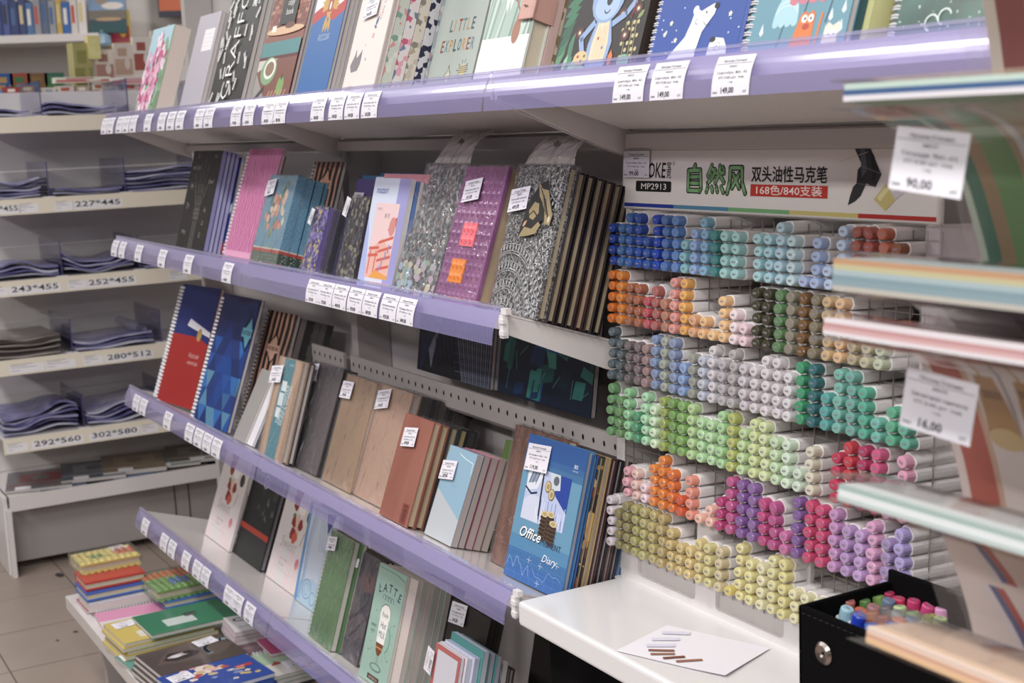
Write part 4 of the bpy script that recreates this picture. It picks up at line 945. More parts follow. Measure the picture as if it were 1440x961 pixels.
stack(-.345, .15, Z3, 18, [B(kind='hard', wd=120, h=178, t=12, cov='#8f9a72', label='green and grey photo notebook behind the light blue one', art=a)])
WAL = wavemat('walnut_cover', '#6d4436', '#7f5544', 10, 7, 'X', .45, coat=.3, ramp=(.2, .8), detail=5)
stack(-.215, .095, Z3, 15, [B(kind='hard', wd=150, h=214, t=18, cov=WAL, label='brown walnut-look diary behind the blue office diary', wrap=True)])
def office():
    a = Art(); a.rect(0, 0, 130, 218, '#6796b4'); a.rect(0, 40, 130, 66, '#5488b0'); a.rect(0, 22, 130, 46, '#3f6ea4'); a.rect(0, 0, 130, 26, '#3a66a8'); a.rect(0, 186, 130, 218, '#345c9c'); a.rect(0, 178, 130, 188, '#3c679e'); a.rect(0, 168, 130, 179, '#44729e')
    for j in range(5): a.line([(2, 10+j*11), (128, 10+j*11)], .3, '#6a94c8')
    for i in range(8): a.line([(6+i*17, 2), (6+i*17, 58)], .3, '#6a94c8')
    r = random.Random(21); p = [(2+i*4, 24+r.uniform(-14, 16)) for i in range(14)]; a.line(p, .6, '#a9c6e6'); a.line([(60+i*9, 18+r.uniform(-6, 12)) for i in range(8)], .5, '#9dbce0')
    for u, v in ((50, 36), (76, 34), (76, 8), (110, 44)): a.line([(u-5, v), (u+5, v)], .5, '#dfeaf6'); a.line([(u, v-5), (u, v+5)], .5, '#dfeaf6')
    a.rect(14, 92, 108, 172, '#b9c2e2'); a.poly([(66, 172), (108, 172), (108, 120), (80, 140)], '#27459c'); a.poly([(62, 172), (84, 172), (88, 150), (70, 146)], '#c9cfd8'); a.ell(77, 162, 6, 7, '#5f6470')
    a.poly([(14, 92), (62, 92), (50, 130), (30, 132), (14, 120)], '#cdd2e6')
    for k in range(16): a.line([(46+k*4, 92+r.uniform(0, 6)), (44+k*4.1, 108+r.uniform(0, 26))], 1, r.choice(['#4a63bc', '#e4e8f4', '#6f86cc']))
    a.poly([(16, 134), (40, 142), (50, 168), (26, 172), (14, 160)], '#dcdfe8'); a.poly([(18, 146), (36, 152), (42, 168), (24, 168)], '#8d9ab0'); a.line([(14, 140), (28, 132), (40, 136)], 3, '#26314a')
    for k in range(3): a.line([(20+k*7, 148), (26+k*7, 168)], 1.2, '#2f3d58')
    a.line([(48, 168), (50, 130), (52, 104)], 3.2, '#23242c'); a.line([(52, 104), (53, 98)], 1.4, '#3c3c44')
    for u, v in ((62, 150), (72, 140)): a.ell(u, v, 7, 9, '#6f5f3c'); a.ell(u-.6, v+.4, 5.8, 7.6, '#c9b58c'); a.ell(u, v, 3, 4, '#a28c5c')
    for u, v, n_ in ((66, 74, 6), (79, 76, 6), (87, 70, 5)):
        for k in range(n_): a.ell(u, v+k*6, 8.4, 4.2, '#3a2a22'); a.arc(u, v+k*6+.8, 8, 190, 350, .5, '#8d7458', 8, 4)
        a.ell(u, v+n_*6, 8, 4.6, '#d3c096'); a.ell(u, v+n_*6, 5, 2.8, '#b49c68')
    for d, c in ((1.0, '#1c2a40'), (0, '#f2f2f2')): a.text('Office', 17+d*.9, 66-d, 16, c, shear=.35, w_=50, bold=.012)
    a.text('MOMENT', 68, 64, 9, '#2f4468', w_=44); a.text('Diary', 76, 42, 11, '#f0f2f4', shear=.35, w_=34)
    a.text('80', 112, 188, 6, '#e4ecf6', al='c'); a.text('листов', 112, 183, 3, '#cfdcee', al='c', w_=11)
    return a
GP = vormat('gold_cafe_print', ['#5a4030', '#b08a50', '#2f241f', '#d0aa68', '#8a4a2c', '#3f4238'], 60, .4)
stack(-.125, .067, Z3, 15.5, [B(kind='hard', wd=150, h=210, t=13, cov='#3f7cab', pages='#aaa6ac', label='blue Office Moment Diary with coins and a price label', art=scaled(office(), 150/130, 210/218), tagat=(8, 158, 4, '119,00', 58), rz=2)] +
      [B(kind='hard', wd=148, h=208, t=9.5, cov=c, pages=p, label=l, gap=.0015) for c, p, l in (('#2c5c9c', '#9c989e', 'second blue diary behind the blue office diary'), (GP, '#b0a49c', 'gold patterned diary behind the two blue diaries'), ('#b59a70', '#a9a29c', 'sand coloured diary behind the gold patterned one'), ('#4a2c2a', '#b0a8a8', 'dark maroon diary in the row behind the office diary'), ('#232126', '#b5aeb0', 'black diary in the row behind the office diary'), ('#5a3f3a', '#a9a2a4', 'brown diary in the row behind the office diary'), ('#2f3038', '#b0abb0', 'charcoal diary in the row next to the marker stand'), ('#3f5f86', '#8fa0b4', 'steel blue diary last next to the marker stand'))])
stack(-.14, .19, Z3, 10, [B(kind='hard', wd=160, h=222, t=14, cov='#2f5a60', label='dark teal notebook standing behind the office diary row')])

# notebooks standing on the perforated ledge
def gridcov():
    a = Art(); a.rect(0, 0, 150, 205, '#15161f')
    a.poly([(52, 60), (104, 205), (60, 205)], '#2a3050'); a.poly([(30, 10), (60, 205), (28, 205), (14, 80)], '#8a8fa4'); a.poly([(8, 0), (40, 90), (20, 120), (4, 60)], '#20264a')
    for i in range(16): a.line([(58+i*6.4, 205), (96+i*3.6, 0)], 1.3 if i % 2 else 2.2, '#7c8298')
    for j in range(26): a.line([(66+j*.6, 200-j*8), (150, 188-j*7.4)], 1.0, '#6d7288' if j % 2 else '#2c3358')
    for k in range(6): a.line([(14+k*9, 200), (44+k*9, 20)], 1.6, '#30396a')
    return a
def tealcov():
    a = Art(); r = random.Random(23); a.rect(0, 0, 152, 200, '#16243c')
    for i in range(46):
        u, v = r.uniform(0, 148), r.uniform(0, 196); w_, h_ = r.uniform(5, 22), r.uniform(14, 56); k = r.uniform(-9, 9)
        a.poly([(u, v), (u+w_, v+k), (u+w_+4, v+h_+k), (u+4, v+h_)], r.choice(['#1f5f5a', '#16484c', '#2c7a70', '#183a66', '#20508e', '#123244', '#3a8a80']))
    for i in range(26): u, v = r.uniform(8, 140), r.uniform(4, 190); a.line([(u, v), (u+r.uniform(-4, 14), v+r.uniform(10, 40))], .8, '#58a89c')
    a.poly([(52, 200), (70, 120), (84, 60), (96, 60), (88, 130), (74, 200)], '#4a9a90'); a.poly([(80, 84), (110, 84), (112, 130), (92, 136)], '#2a60a4')
    return a
stack(-.722, .232, -.4705, 8, [B(kind='soft', wd=280, h=205, t=7, cov='#15161f', label='dark notebook with white lattice facade on the perforated ledge', art=scaled(gridcov(), 280/150, 1), tagat=(-4, 150, -2, '219,00', 52)), B(kind='soft', wd=285, h=205, t=6, cov='#8d8a92', label='grey notebook edge behind the lattice facade notebook', dx=.006)], level=True)
book('spiral', 285, 205, 10, '#16243c', 'dark teal city notebook with top rings on the perforated ledge', (-.422, .236, -.469), 8, 0, scaled(tealcov(), 285/152, 205/200), binding='t', tagat=(2, 140, -2, '315,00', 52))
a = Art(); a.rect(0, 0, 210, 297, '#2c2a34'); a.ell(60, 150, 20, 22, '#b23a28'); a.rect(40, 108, 170, 126, '#8a8790'); a.rect(0, 0, 210, 90, '#242430'); a.rect(60, 40, 180, 70, '#5a5862'); a.poly([(0, 290), (60, 200), (130, 290)], '#3f4252')
stack(-.128, .198, Z3, 15, [B(kind='hard', wd=210, h=297, t=8, cov='#2c2a34', label='dark notebook with a red ball between the teal city notebook and markers', art=a, tagat=(4, 190, -6, '65,00', 56))])

# ---- fourth shelf
def straw(seed):
    a = Art(); r = random.Random(seed); a.rect(0, 0, 150, 205, '#dbd2cf')
    a.ell(84, 168, 26, 32, '#ece6e2'); a.ell(120, 132, 24, 30, '#d9cdc6'); a.ell(122, 140, 12, 13, '#2f2320'); a.line([(118, 110), (110, 84)], 2.5, '#8d8684')
    for u, v in ((46, 178), (60, 168), (50, 160), (64, 182), (56, 150)): a.blob(u, v, 11, 11, r.choice(['#8f2a22', '#a83a2c', '#6d1f1a']), r)
    for u, v in ((62, 118), (76, 124), (84, 108), (66, 98), (80, 92), (92, 118)): a.blob(u, v, 12, 11, r.choice(['#b23a2e', '#8d231e', '#c95a44', '#d9b7a4']), r)
    for k in range(5): a.leaf(58, 126, 10, 5, 60+k*24, '#5f7a4a')
    a.rect(0, 0, 150, 64, '#ded6d6')
    for k in range(13): a.rect(6+k*11, 0, 10+k*11, 66, r.choice(['#e0bdbb', '#c3cfc9', '#dcc3c4']))
    a.text('Sweet', 24, 66, 22, '#b0a3a2', shear=.3, w_=76, bold=-.01); a.text('your notes', 40, 44, 6, '#cf8c8a'); a.text('for you', 40, 34, 6, '#cf8c8a'); a.line([(22, 28), (104, 24)], .6, '#9fb0a6')
    a.ell(118, 52, 8, 10, '#cf7a80'); a.leaf(116, 40, 16, 8, 60, '#d88c90')
    return a
def blackred():
    a = Art(); r = random.Random(31); a.rect(0, 0, 148, 205, '#2c2b2c'); a.rect(0, 66, 148, 205, '#1f1f20')
    for i in range(44): u, v = r.uniform(4, 140), r.uniform(74, 198); a.poly([(u, v), (u+r.uniform(4, 16), v+r.uniform(-4, 12)), (u+r.uniform(2, 14), v+r.uniform(8, 22))], r.choice(['#39393a', '#4b4a4b', '#2b2b2c', '#605e5e']))
    a.rect(0, 56, 148, 67, '#b8402c'); a.arc(74, 160, 12, 0, 360, 3, '#b9b6b4'); a.ell(74, 160, 5, 5, '#8d8a88'); return a
def swirl():
    a = Art(); a.rect(0, 0, 140, 205, '#c3ccd8'); a.poly([(0, 0), (140, 0), (140, 46), (70, 60), (0, 40)], '#a9c3d4'); a.rect(0, 0, 12, 205, '#5d8fc0')
    for k, c in enumerate(('#3c5c9c', '#6f94c4', '#8fb0d4')): a.line([(14+k*6, 6), (24+k*5, 60), (20+k*7, 120), (34+k*8, 200)], 2.2, c)
    a.arc(50, 34, 20, 0, 320, 1.6, '#4f76ac'); a.arc(82, 22, 13, 40, 360, 1.4, '#4f76ac'); a.arc(50, 34, 12, 0, 300, 1.4, '#6f94c4')
    for k in range(6): a.line([(70+k*9, 205), (66+k*10, 150-k*8), (76+k*9, 120)], 1, '#5a6fa8')
    a.poly([(84, 200), (100, 160), (112, 176), (124, 205)], '#3c4a8c'); return a
def eleph():
    a = Art(); r = random.Random(33); a.rect(0, 0, 148, 205, '#474048')
    for i in range(26): a.blob(r.uniform(10, 140), r.uniform(10, 190), 22, 26, r.choice(['#4c454e', '#3a3644', '#5a5056', '#332f40', '#544850']), r)
    a.blob(108, 150, 30, 22, '#6d4f4c', r); a.ell(108, 158, 5, 6, '#211e24'); a.ell(109, 160, 1.5, 1.5, '#a09aa2')
    a.line([(120, 120), (90, 88), (60, 70), (40, 90)], 7, '#2b2836'); a.line([(70, 200), (50, 150), (30, 110)], 5, '#39364a'); a.line([(60, 30), (100, 60), (140, 100)], 5, '#2f2c3a'); a.arc(70, 60, 40, 120, 260, 4, '#625a64'); a.text('wow', 66, 34, 7, '#77708a', shear=.2)
    return a
def latte():
    a = Art(); a.rect(0, 0, 106, 206, '#98b6a8'); d = '#2f4640'
    for i, ch in enumerate('L.A.T.T.E'): 
        x = i-4; a.text(ch, 56+x*9, 166-abs(x)**1.6*.8, 15 if ch != '.' else 8, d, al='c', rot=-x*3, bold=.01)
    for k in range(4): a.arc(40+k*10, 150, 6, 180, 0, 1, d, 8, 9)
    a.poly([(36, 118), (38, 134), (48, 142), (62, 143), (72, 136), (74, 118)], '#e9e4de'); a.arc(55, 128, 19, 0, 180, 1, d, 12, 16)
    a.poly([(38, 118), (72, 118), (69, 74), (41, 74)], '#ece9e6'); a.poly([(41, 74), (69, 74), (66, 60), (59, 52), (51, 52), (44, 60)], '#7a4526'); a.rect(42, 64, 68, 67, '#b98a5c')
    a.text('Foam', 55, 122, 8, d, al='c', shear=.25, w_=24); a.text('Hot', 55, 101, 12, d, al='c', shear=.2, w_=22); a.text('MILK', 55, 84, 12, d, al='c', w_=24)
    a.arc(76, 84, 11, -90, 90, 2.4, '#7d988c', 12, 20); a.rect(53.5, 34, 56.5, 52, '#7d988c'); a.ell(55, 30, 21, 6.5, '#7d988c'); a.ell(55, 31, 16, 4.5, '#98b6a8'); a.arc(55, 30, 21, 0, 360, .9, d, 20, 6.5)
    a.rect(32, 6, 76, 15, '#4a2f24'); a.text('NOTEBOOK', 54, 8, 4.5, '#cbb8a4', al='c', w_=34)
    for k in range(18): t = k*20; a.line([(55+30*math.cos(R(t)), 84+34*math.sin(R(t))), (55+42*math.cos(R(t)), 84+48*math.sin(R(t)))], .5, '#6f9484')
    a.text('FRESH', 12, 96, 5, '#54746a', rot=4); a.text('HOT', 14, 86, 5, '#54746a', rot=4)
    for u, v in ((22, 126), (94, 116), (18, 54), (92, 52), (88, 160), (20, 168)): a.ell(u, v, 1.2, 1.2, d)
    a.line([(4, 202), (70, 202), (102, 196)], .8, d); return a
stack(-1.774, .117, Z4, 20, [B(kind='soft', wd=188, h=250, t=6, cov='#dbd2cf', label='white strawberry dessert notebook, leftmost on the fourth shelf', art=scaled(straw(1), 1.26, 1.22)), B(kind='soft', wd=150, h=205, t=6, cov='#c9c2c0', label='plain pale notebook behind the leftmost strawberry notebook')])
stack(-1.587, .128, Z4, 20, [B(kind='hard', wd=185, h=250, t=14, cov='#2c2b2c', pages='#8d888c', label='black notebook with a red band on the fourth shelf', art=scaled(blackred(), 1.25, 1.22)), B(kind='hard', wd=166, h=205, t=12, cov='#1f1e20', label='black notebook behind the red banded one')])
stack(-1.375, .133, Z4, 20, [B(kind='soft', wd=190, h=250, t=6, cov='#dbd2cf', label='white strawberry dessert notebook right of the black red-banded one', art=scaled(straw(1), 1.26, 1.22))])
stack(-1.178, .125, Z4, 15, [B(kind='soft', wd=160, h=215, t=8, cov='#c3ccd8', label='white and blue notebook with curling vines', art=scaled(swirl(), 1.14, 1.05))])
GRN = M('#50744a', .4, coat=.3, noise=(8, '#628a58'), bump=(26, .6), name='green_crackle_cover')
stack(-.883, .042, Z4, 17.5, [B(kind='spiral', wd=112, h=212, t=12, cov=GRN, label='bright green film-wrapped ring notebook with a price label', wrap=True, tagat=(8, 172, 10, '199,00', 40)), B(kind='spiral', wd=112, h=212, t=10, cov='#446a40', label='darker green notebook behind the bright green one', dx=.012)])
stack(-.819, .058, Z4, 18, [B(kind='hard', wd=136, h=200, t=14, cov='#474048', label='dark elephant painting notebook with a price label', art=eleph(), wrap=True, tagat=(6, 160, 8, '399,00', 54)), B(kind='hard', wd=136, h=200, t=12, cov='#2c2930', label='black notebook behind the elephant notebook')])
stack(-.633, .039, Z4, 16, [B(kind='soft', wd=106, h=208, t=6, cov='#98b6a8', pages='#c9bcb6', label='mint LATTE notebook with a milk glass', art=latte())] + rep(6, B(kind='soft', wd=124, h=208, t=10, cov='#a9b8ae', pages='#c2b4ae'), '%s page stack behind the mint latte notebook', 'notebooks behind the mint latte notebook', cov=['#c9bcb6', '#8fb0a0', '#b9aca6', '#8aa69a', '#b5aaa4', '#9fb5a8'], pages=['#c9bcb6', '#bcaea8', '#c4b7b0', '#b3a8a0', '#a9b0a8', '#b8aca6'], dx=[.01, .012, .014, .016, .018, .02]) + [B(kind='hard', wd=126, h=206, t=12, cov='#1f1d22', pages='#2c2a30', label='tall black notebook ending the mint latte row', dx=.022), B(kind='hard', wd=126, h=204, t=10, cov='#262328', pages='#35323a', label='charcoal notebook behind the tall black one', dx=.024)], rz=2)
stack(-.425, .075, Z4, 17, [B(kind='hard', wd=130, h=205, t=13, cov='#2a2422', pages='#3a3230', label='dark brown notebook with a price label near the counter', tagat=(6, 165, 6, '399,00', 52)), B(kind='hard', wd=130, h=205, t=13, cov='#35302e', pages='#3a3432', label='dark notebook behind the brown labelled one')])
stack(-.27, .16, Z4, 12, [B(kind='hard', wd=150, h=200, t=12, cov='#241f1e', pages='#35302e', label='black-brown notebook added to darken the panel behind the diary row'), B(kind='hard', wd=120, h=195, t=10, cov='#2c2726', pages='#35302e', label='dark notebook added to darken the panel by the black cloth', dx=.13)])  # dark notebooks added to stand for the shade on the back panel
stack(-.335, .02, Z4, 13, [B(kind='soft', wd=86, h=150, t=7, cov='#b0605c', pages='#c9cbd8', label='small red edged diary with a narrow price label', tagat=(4, 96, 84, '319,00', 40), art=Art().rect(10, 8, 78, 142, '#c6c3cc')), B(kind='soft', wd=92, h=152, t=8, cov='#d6d4dc', pages='#b8bccc', label='white lined diary behind the red edged one', art=Art().rect(8, 8, 84, 144, '#c9cddd')), B(kind='soft', wd=100, h=156, t=9, cov='#c2c4d4', pages='#a9b0c8', label='pale blue lined diary behind the white one'), B(kind='soft', wd=108, h=170, t=10, cov='#4f938c', pages='#b9bcc8', label='teal covered diary behind the pale lined diaries'), B(kind='soft', wd=112, h=168, t=9, cov='#55605f', pages='#9aa0ac', label='grey-green diary behind the teal one'), B(kind='soft', wd=116, h=165, t=9, cov='#3f8c86', pages='#a9a6b0', label='second teal diary further behind'), B(kind='soft', wd=120, h=160, t=10, cov=vormat('red_bird_print', ['#77757c', '#9a98a2', '#5c5a62', '#a34a44', '#8a8892'], 70, .5), label='grey notebook with red bird print near the counter'), B(kind='hard', wd=125, h=150, t=10, cov='#4a4442', label='dark grey notebook last in the diary row')])
stack(-.19, .02, Z4, 16, [B(kind='soft', wd=90, h=96, t=6, cov='#cfcbd8', pages='#b9b6cc', label='low white ring planner under the counter corner', art=Art().rect(8, 6, 82, 88, '#9a9cc4')), B(kind='soft', wd=96, h=104, t=8, cov='#b5b0b2', label='low grey planner behind the white ring planner'), B(kind='soft', wd=100, h=110, t=8, cov='#a8684a', label='low rust coloured planner behind the grey planner')])
# ------------------------------------------------------------------ marker stand
SB = Vector((0, .177, -.662)); ST = math.atan2(.067, .998)
st = thing('marker_stand', 'white wire marker stand with a Chinese lettered sign on the counter', 'display stand', SB, (-ST, 0, 0))
def S(b, name, mats, parent=None, **k): return b.build(name, mats, parent or st, **k)
SW = M('#e2dcda', .35, coat=.3, name='stand_white')
sign = S(MB().box(.002, -.003, .5185, .577, .004, .6035), 'sign_panel', M('#e4dcd8', .4, coat=.2, name='sign_board'), bevel=.0025)
a = Art(); a.rect(3.5, 520, 575.5, 602, '#d5ccc8'); a.rect(7, 521.5, 572, 598, '#e6deda'); a.line([(8, 597.8), (572, 597.8)], .5, '#8a9a8c')
for i, c in enumerate(('#22379a', '#4f86a8', '#74ad74', '#cfc072', '#b92a22')): a.rect(9+i*112.6, 522, 9+(i+1)*112.6, 527, c)
K = '#141012'
a.text('BAOKE', 36, 561.8, 20, K, w_=67, shear=.12, bold=.012)
a.text('宝', 104, 573, 8.2, K, w_=10.5, bold=.02); a.text('克', 104, 562.2, 8.2, K, w_=10.5, bold=.02); a.text('®', 117, 578, 5.2, K)
P = []
for (cx, cy, a0) in ((113, 554.7, 0), (38, 554.7, 90), (38, 545.6, 180), (113, 545.6, 270)):
    for k in range(5): t = R(a0+k*22.5); P.append((cx+2.6*math.cos(t), cy+2.6*math.sin(t)))
a.poly(P, K); a.text('MP2913', 75.5, 546.2, 8, '#f2ecea', al='c', w_=58)
CH = ([[(.50, 1.0), (.40, .84)], [(.12, .05), (.12, .80), (.80, .82), (.86, .14), (.78, .03)], [(.26, .56), (.70, .57)], [(.26, .33), (.70, .33)], [(.12, .06), (.80, .05)]],
 [[(.30, 1.0), (.08, .62)], [(.26, .84), (.48, .84), (.40, .60), (.08, .34)], [(.24, .70), (.33, .63)], [(.15, .57), (.26, .50)], [(.54, .72), (.98, .73)], [(.74, .98), (.72, .70), (.50, .36)], [(.76, .66), (.98, .38)], [(.90, .93), (.96, .86)], [(.10, .20), (.03, .02)], [(.32, .20), (.37, .04)], [(.58, .20), (.64, .04)], [(.84, .22), (.97, .02)]],
 [[(.16, .92), (.16, .45), (.02, .0)], [(.16, .92), (.78, .92), (.80, .40), (.98, .02)], [(.32, .68), (.66, .2)], [(.64, .70), (.28, .2)]])
for wd_, c in ((7.6, '#101810'), (4.4, '#7fae76')):
    for i, strokes in enumerate(CH):
        for q in strokes: a.brush([(147.5+i*41.5+u*36, 544.5+v*34) for u, v in q], wd_ if i != 1 or wd_ < 5 else 7.0, c)
a.text('双头油性马克笔', 276.5, 561, 14, K, w_=132, bold=.018)
a.rect(276, 542, 410, 556.2, '#c23026'); a.text('168色/840支装', 283, 545, 8.8, '#f2e4de', w_=118, bold=.008)
a.poly([(450, 597.8), (474, 597.8), (492, 570), (484, 556), (470, 560), (462, 546), (454, 540), (443, 535.5), (446, 546), (450, 556), (455, 560), (456, 575), (462, 580)], '#2c2a2d')
a.poly([(458, 597), (466, 597), (470, 574), (463, 566)], '#55525a'); a.poly([(474, 596), (480, 590), (487, 572), (480, 562)], '#121114'); a.line([(456, 560), (484, 557)], .8, '#6d6a70'); a.line([(462, 579), (490, 571)], .8, '#6d6a70')
a.poly([(482, 543), (500, 561), (514, 543), (500, 531)], '#cfc07a'); a.poly([(487, 545), (499, 557), (503, 553), (492, 541)], '#e6dca4')
a.poly([(500, 561), (514, 543), (548, 566), (566, 590), (548, 586)], '#d4ccd4'); a.poly([(505, 557), (509, 551), (550, 572), (548, 580)], '#e9e4ea')
a.line([(425, 583), (470, 594)], .5, '#cfc4c2')
a.build('sign_print', sign, lambda u, v, k: (u/1000, -.0033-k*EPS, v/1000))
price_label(st, .0095, -.0065, .5613, '99,00', 60, 36)
S(MB().box(.005, .004, 0, .575, .11, .06).box(.005, .1, .06, .575, .11, .59), 'backboard', M('#cdc6c3', .5, name='stand_backboard'))
for x in (.012, .566): S(MB().box(x-.010, -.001, .0, x+.010, .11, .52), 'side_frame', SW, bevel=.002)
# base with rounded openings
bb = MB()
holes = [(.063, .193), (.235, .366), (.408, .538)]
xs = [.012]+[q for h_ in holes for q in h_]+[.566]
for i in range(0, len(xs), 2): bb.box(xs[i], -.002, 0, xs[i+1], .004, .12)
for h0, h1 in holes:
    bb.box(h0, -.002, 0, h1, .004, .012)
    for (cx, sx) in ((h0, 1), (h1, -1)):
        for k in range(4):
            t0, t1 = R(90*k/4), R(90*(k+1)/4); r_ = .007
            bb.prism([(cx, .012), (cx+sx*r_*(1-math.cos(t0)) if False else cx+sx*(r_-r_*math.cos(t0)), .012+r_-r_*math.sin(t0)), (cx+sx*(r_-r_*math.cos(t1)), .012+r_-r_*math.sin(t1))], -.002, .004, 'y')
S(bb, 'base_front', SW)
S(MB().box(.0, -.012, -.003, .578, .11, .0015), 'base_plate', SW, bevel=.001)

# tiers: colour, colour name, how many (from the bottom), left to right
T_ = [
 '1f3f9e:royal blue:4 3868a2:steel blue:4 3560ae:mid blue:5 2a50b0:cobalt blue:5 3158aa:denim blue:3 2248c0:bright blue:5 4d76bc:soft blue:5 5f8cd0:cornflower blue:5 86c0c8:pale teal:3 93b4e2:powder blue:4 82b6d4:light sky blue:5 3f8c8a:dark teal:4 a2d6d0:aqua mint:4 a6d8d4:pale aqua:4 -:-:0 a9dadb:icy aqua:4 a9d6e0:ice blue:4 b4d6e2:pale ice blue:5 c2dfe2:frost blue:4 aebfe6:pale lavender blue:1 a9bfe6:periwinkle:4 bdd2ec:misty blue:2 bcd0ec:cloud blue:5 ac5a4c:brick red:5 b0544a:rust red:5 c96c50:terracotta:5 94583a:chestnut brown:4 d8702f:pumpkin orange:3',
 'd0661f:burnt orange:5 d57a2c:amber orange:5 a05f40:copper brown:4 a85f42:sienna brown:4 bd4f58:raspberry red:3 ad5f58:dusty red:4 b5785f:clay brown:3 dc9288:salmon pink:5 e6a552:honey orange:5 dba277:apricot:2 e6b47e:light apricot:2 eabf88:pale peach:1 eabc86:peach:4 ecd7da:shell pink:3 eacad2:blush pink:2 45422f:dark olive:5 42402e:black olive:5 5c8454:forest green:5 8b8370:stone grey:5 77522c:umber brown:5 827760:khaki grey:5 c9aa7c:wheat:5 dcb284:sand peach:5 b3a282:dull beige:2 bcb496:pale khaki:2 bcc4a8:pale sage:2 -:-:0 -:-:0',
 '55666f:slate grey:5 565f62:iron grey:4 6e6165:mauve grey:4 78686d:taupe grey:4 9e7f7d:dusty rose:4 7f93ba:grey blue:5 a0a69b:sage grey:5 8596ba:blue grey:5 88a3d6:sky blue:3 98998f:warm grey:4 bbc0d0:silver lilac:4 d0cad0:pale lilac grey:5 b6b1b5:mid grey:4 b1adad:pebble grey:5 ccc4ca:pearl grey:4 d6cdd3:rose grey:4 dad0d5:pale rose grey:5 d9d0d5:pink white:5 dcd6da:near white:4 3f9d6e:emerald green:5 366f74:petrol green:5 57aaa6:turquoise:3 76b9aa:sea green:5 6fae a2:jade:5'.replace('6fae a2', '6faea2')+' 58b498:mint turquoise:4 74c0b0:pale turquoise:2 5cb48e:spring green:3 68b69e:soft jade:3',
 '6b9f68:leaf green:5 6c9560:moss green:4 90ca96:light green:5 4f986e:deep green:3 a5d8ac:pastel green:5 cce4be:pale lime:4 98aa58:olive green:5 78a257:grass green:5 84b062:fresh green:5 b2d092:pale leaf green:5 b0d8a2:soft green:4 b4d8a4:apple mint:4 a4d094:apple green:5 b4bc68:yellow green:5 bad49a:pale apple green:4 ccd89a:lemon lime:5 d2dca8:pale lemon green:5 c2dab0:mint cream:4 cfe2c8:pale mint:4 c9dac6:grey mint:2 d8d0ba:oatmeal:4 -:-:0 cc3a58:crimson:4 d2404a:poppy red:5 bc3c68:cherry pink:5 dc5c8a:rose pink:5 e2a0c4:orchid pink:3 e8a0bc:candy pink:5',
 '-:-:0 -:-:0 e2a2ae:baby pink:3 e6c0b4:nude pink:3 ecd0da:ballet pink:2 ea8840:tangerine:4 e98238:vivid orange:5 e77436:orange:4 dc5834:red orange:2 ea937e:coral:4 eeb6a2:light coral:1 eeb8a6:pale coral:2 bf4078:magenta:3 c6588e:orchid magenta:5 8a5ea2:purple:5 9068a8:soft purple:5 c64c82:fuchsia:4 c2568f:berry:4 d071a4:pink orchid:2 845ca0:deep purple:5 d24872:hot pink:5 d64e7a:strong pink:5 c78fc4:lilac pink:5 b893c8:lavender:4 c39dd4:light lavender:4 dfa2c8:lilac rose:5 a68fbe:grey violet:4 b4a2de:pale violet:5',
 'd9cdd5:lilac white:5 877e50:dark khaki:4 94895a:olive khaki:5 aaa264:dry olive:5 b6ac70:pale olive:5 b9a96c:mustard khaki:5 b9a36c:ochre:5 cab274:straw:4 ceb678:light straw:3 dabf80:warm straw:3 d6c486:pale straw:4 d2c788:straw green:4 d0bf94:linen:4 d9c466:clear yellow:1 ded290:pale yellow:5 e0d694:butter yellow:4 e0d8aa:cream yellow:4 d9d298:dull yellow:5 dcd28c:soft yellow:5 e2daa8:vanilla:3 e0daae:pale vanilla:3 dedebc:ivory:3 e2d8b4:bone:3 e2dcc0:pale bone:3 ddd4b0:parchment:3 e0d6b8:pale parchment:3 -:-:0 -:-:0']
FIT = [0.03527, 0.01999, 0.16, 0.04915, 0.01481, -0.2115, -0.28999, -0.36799, -0.44646, -0.5248, -0.60312]
X0, AX, YF, TIL, RH = FIT[0], FIT[1], .16, FIT[3], FIT[4]; ZTR = FIT[5:11]
def caplin(h):
    t = [int(h[i:i+2], 16)/255 for i in (0, 2, 4)]; g = .3*t[0]+.59*t[1]+.11*t[2]
    return lin([(g+(c-g)*.9)*.98 for c in t])
CAPM = attrmat('cap_plastic', .38, .1, objcol=True)
def oval(y, a, b, n=14): return [(a*math.cos(2*math.pi*i/n), y, b*math.sin(2*math.pi*i/n)) for i in range(n)]
def soval(y, a, b, n=16):
    out = []
    for i in range(n):
        c_, s_ = math.cos(2*math.pi*i/n), math.sin(2*math.pi*i/n); out.append((a*math.copysign(abs(c_)**.62, c_), y, b*math.copysign(abs(s_)**.62, s_)))
    return out
def lathe(b, rings, cap0=True):
    n = len(rings[0])
    for p, q in zip(rings, rings[1:]):
        for i in range(n): j = (i+1) % n; b.face([p[i], p[j], q[j], q[i]])
    if cap0: b.face(rings[0][::-1])
def cap_geo(b, a_=.0074, h=.0063, L=.0125): lathe(b, [oval(-.0006, a_*.6, h*.6), oval(-.0005, a_*.84, h*.84), oval(.0006, a_*.96, h*.96), oval(.003, a_, h), oval(L, a_*1.08, h*1.04)])
def barrel_geo(b, L=.105): lathe(b, [soval(.0122, .0082, .0066), soval(.0124, .0093, .00725), soval(L, .0093, .00725)])
b = MB(); cap_geo(b); b.mi = 1; n_ = len(b.v)
for i in range(3): b.face([(-.0028+i*.002, -.0009, -.0012), (-.0014+i*.002, -.0009, -.0012), (-.0014+i*.002, -.0009, .0012), (-.0028+i*.002, -.0009, .0012)])
CAPME = b.mesh('cap', [CAPM, M('#8d8890', .6, name='code_ink')], False)
for p in CAPME.polygons: p.use_smooth = len(p.vertices) == 4 and p.material_index == 0
b = MB(); barrel_geo(b); BARME = b.mesh('barrel', M('#e3dedd', .35, coat=.2, name='barrel_white'), True)
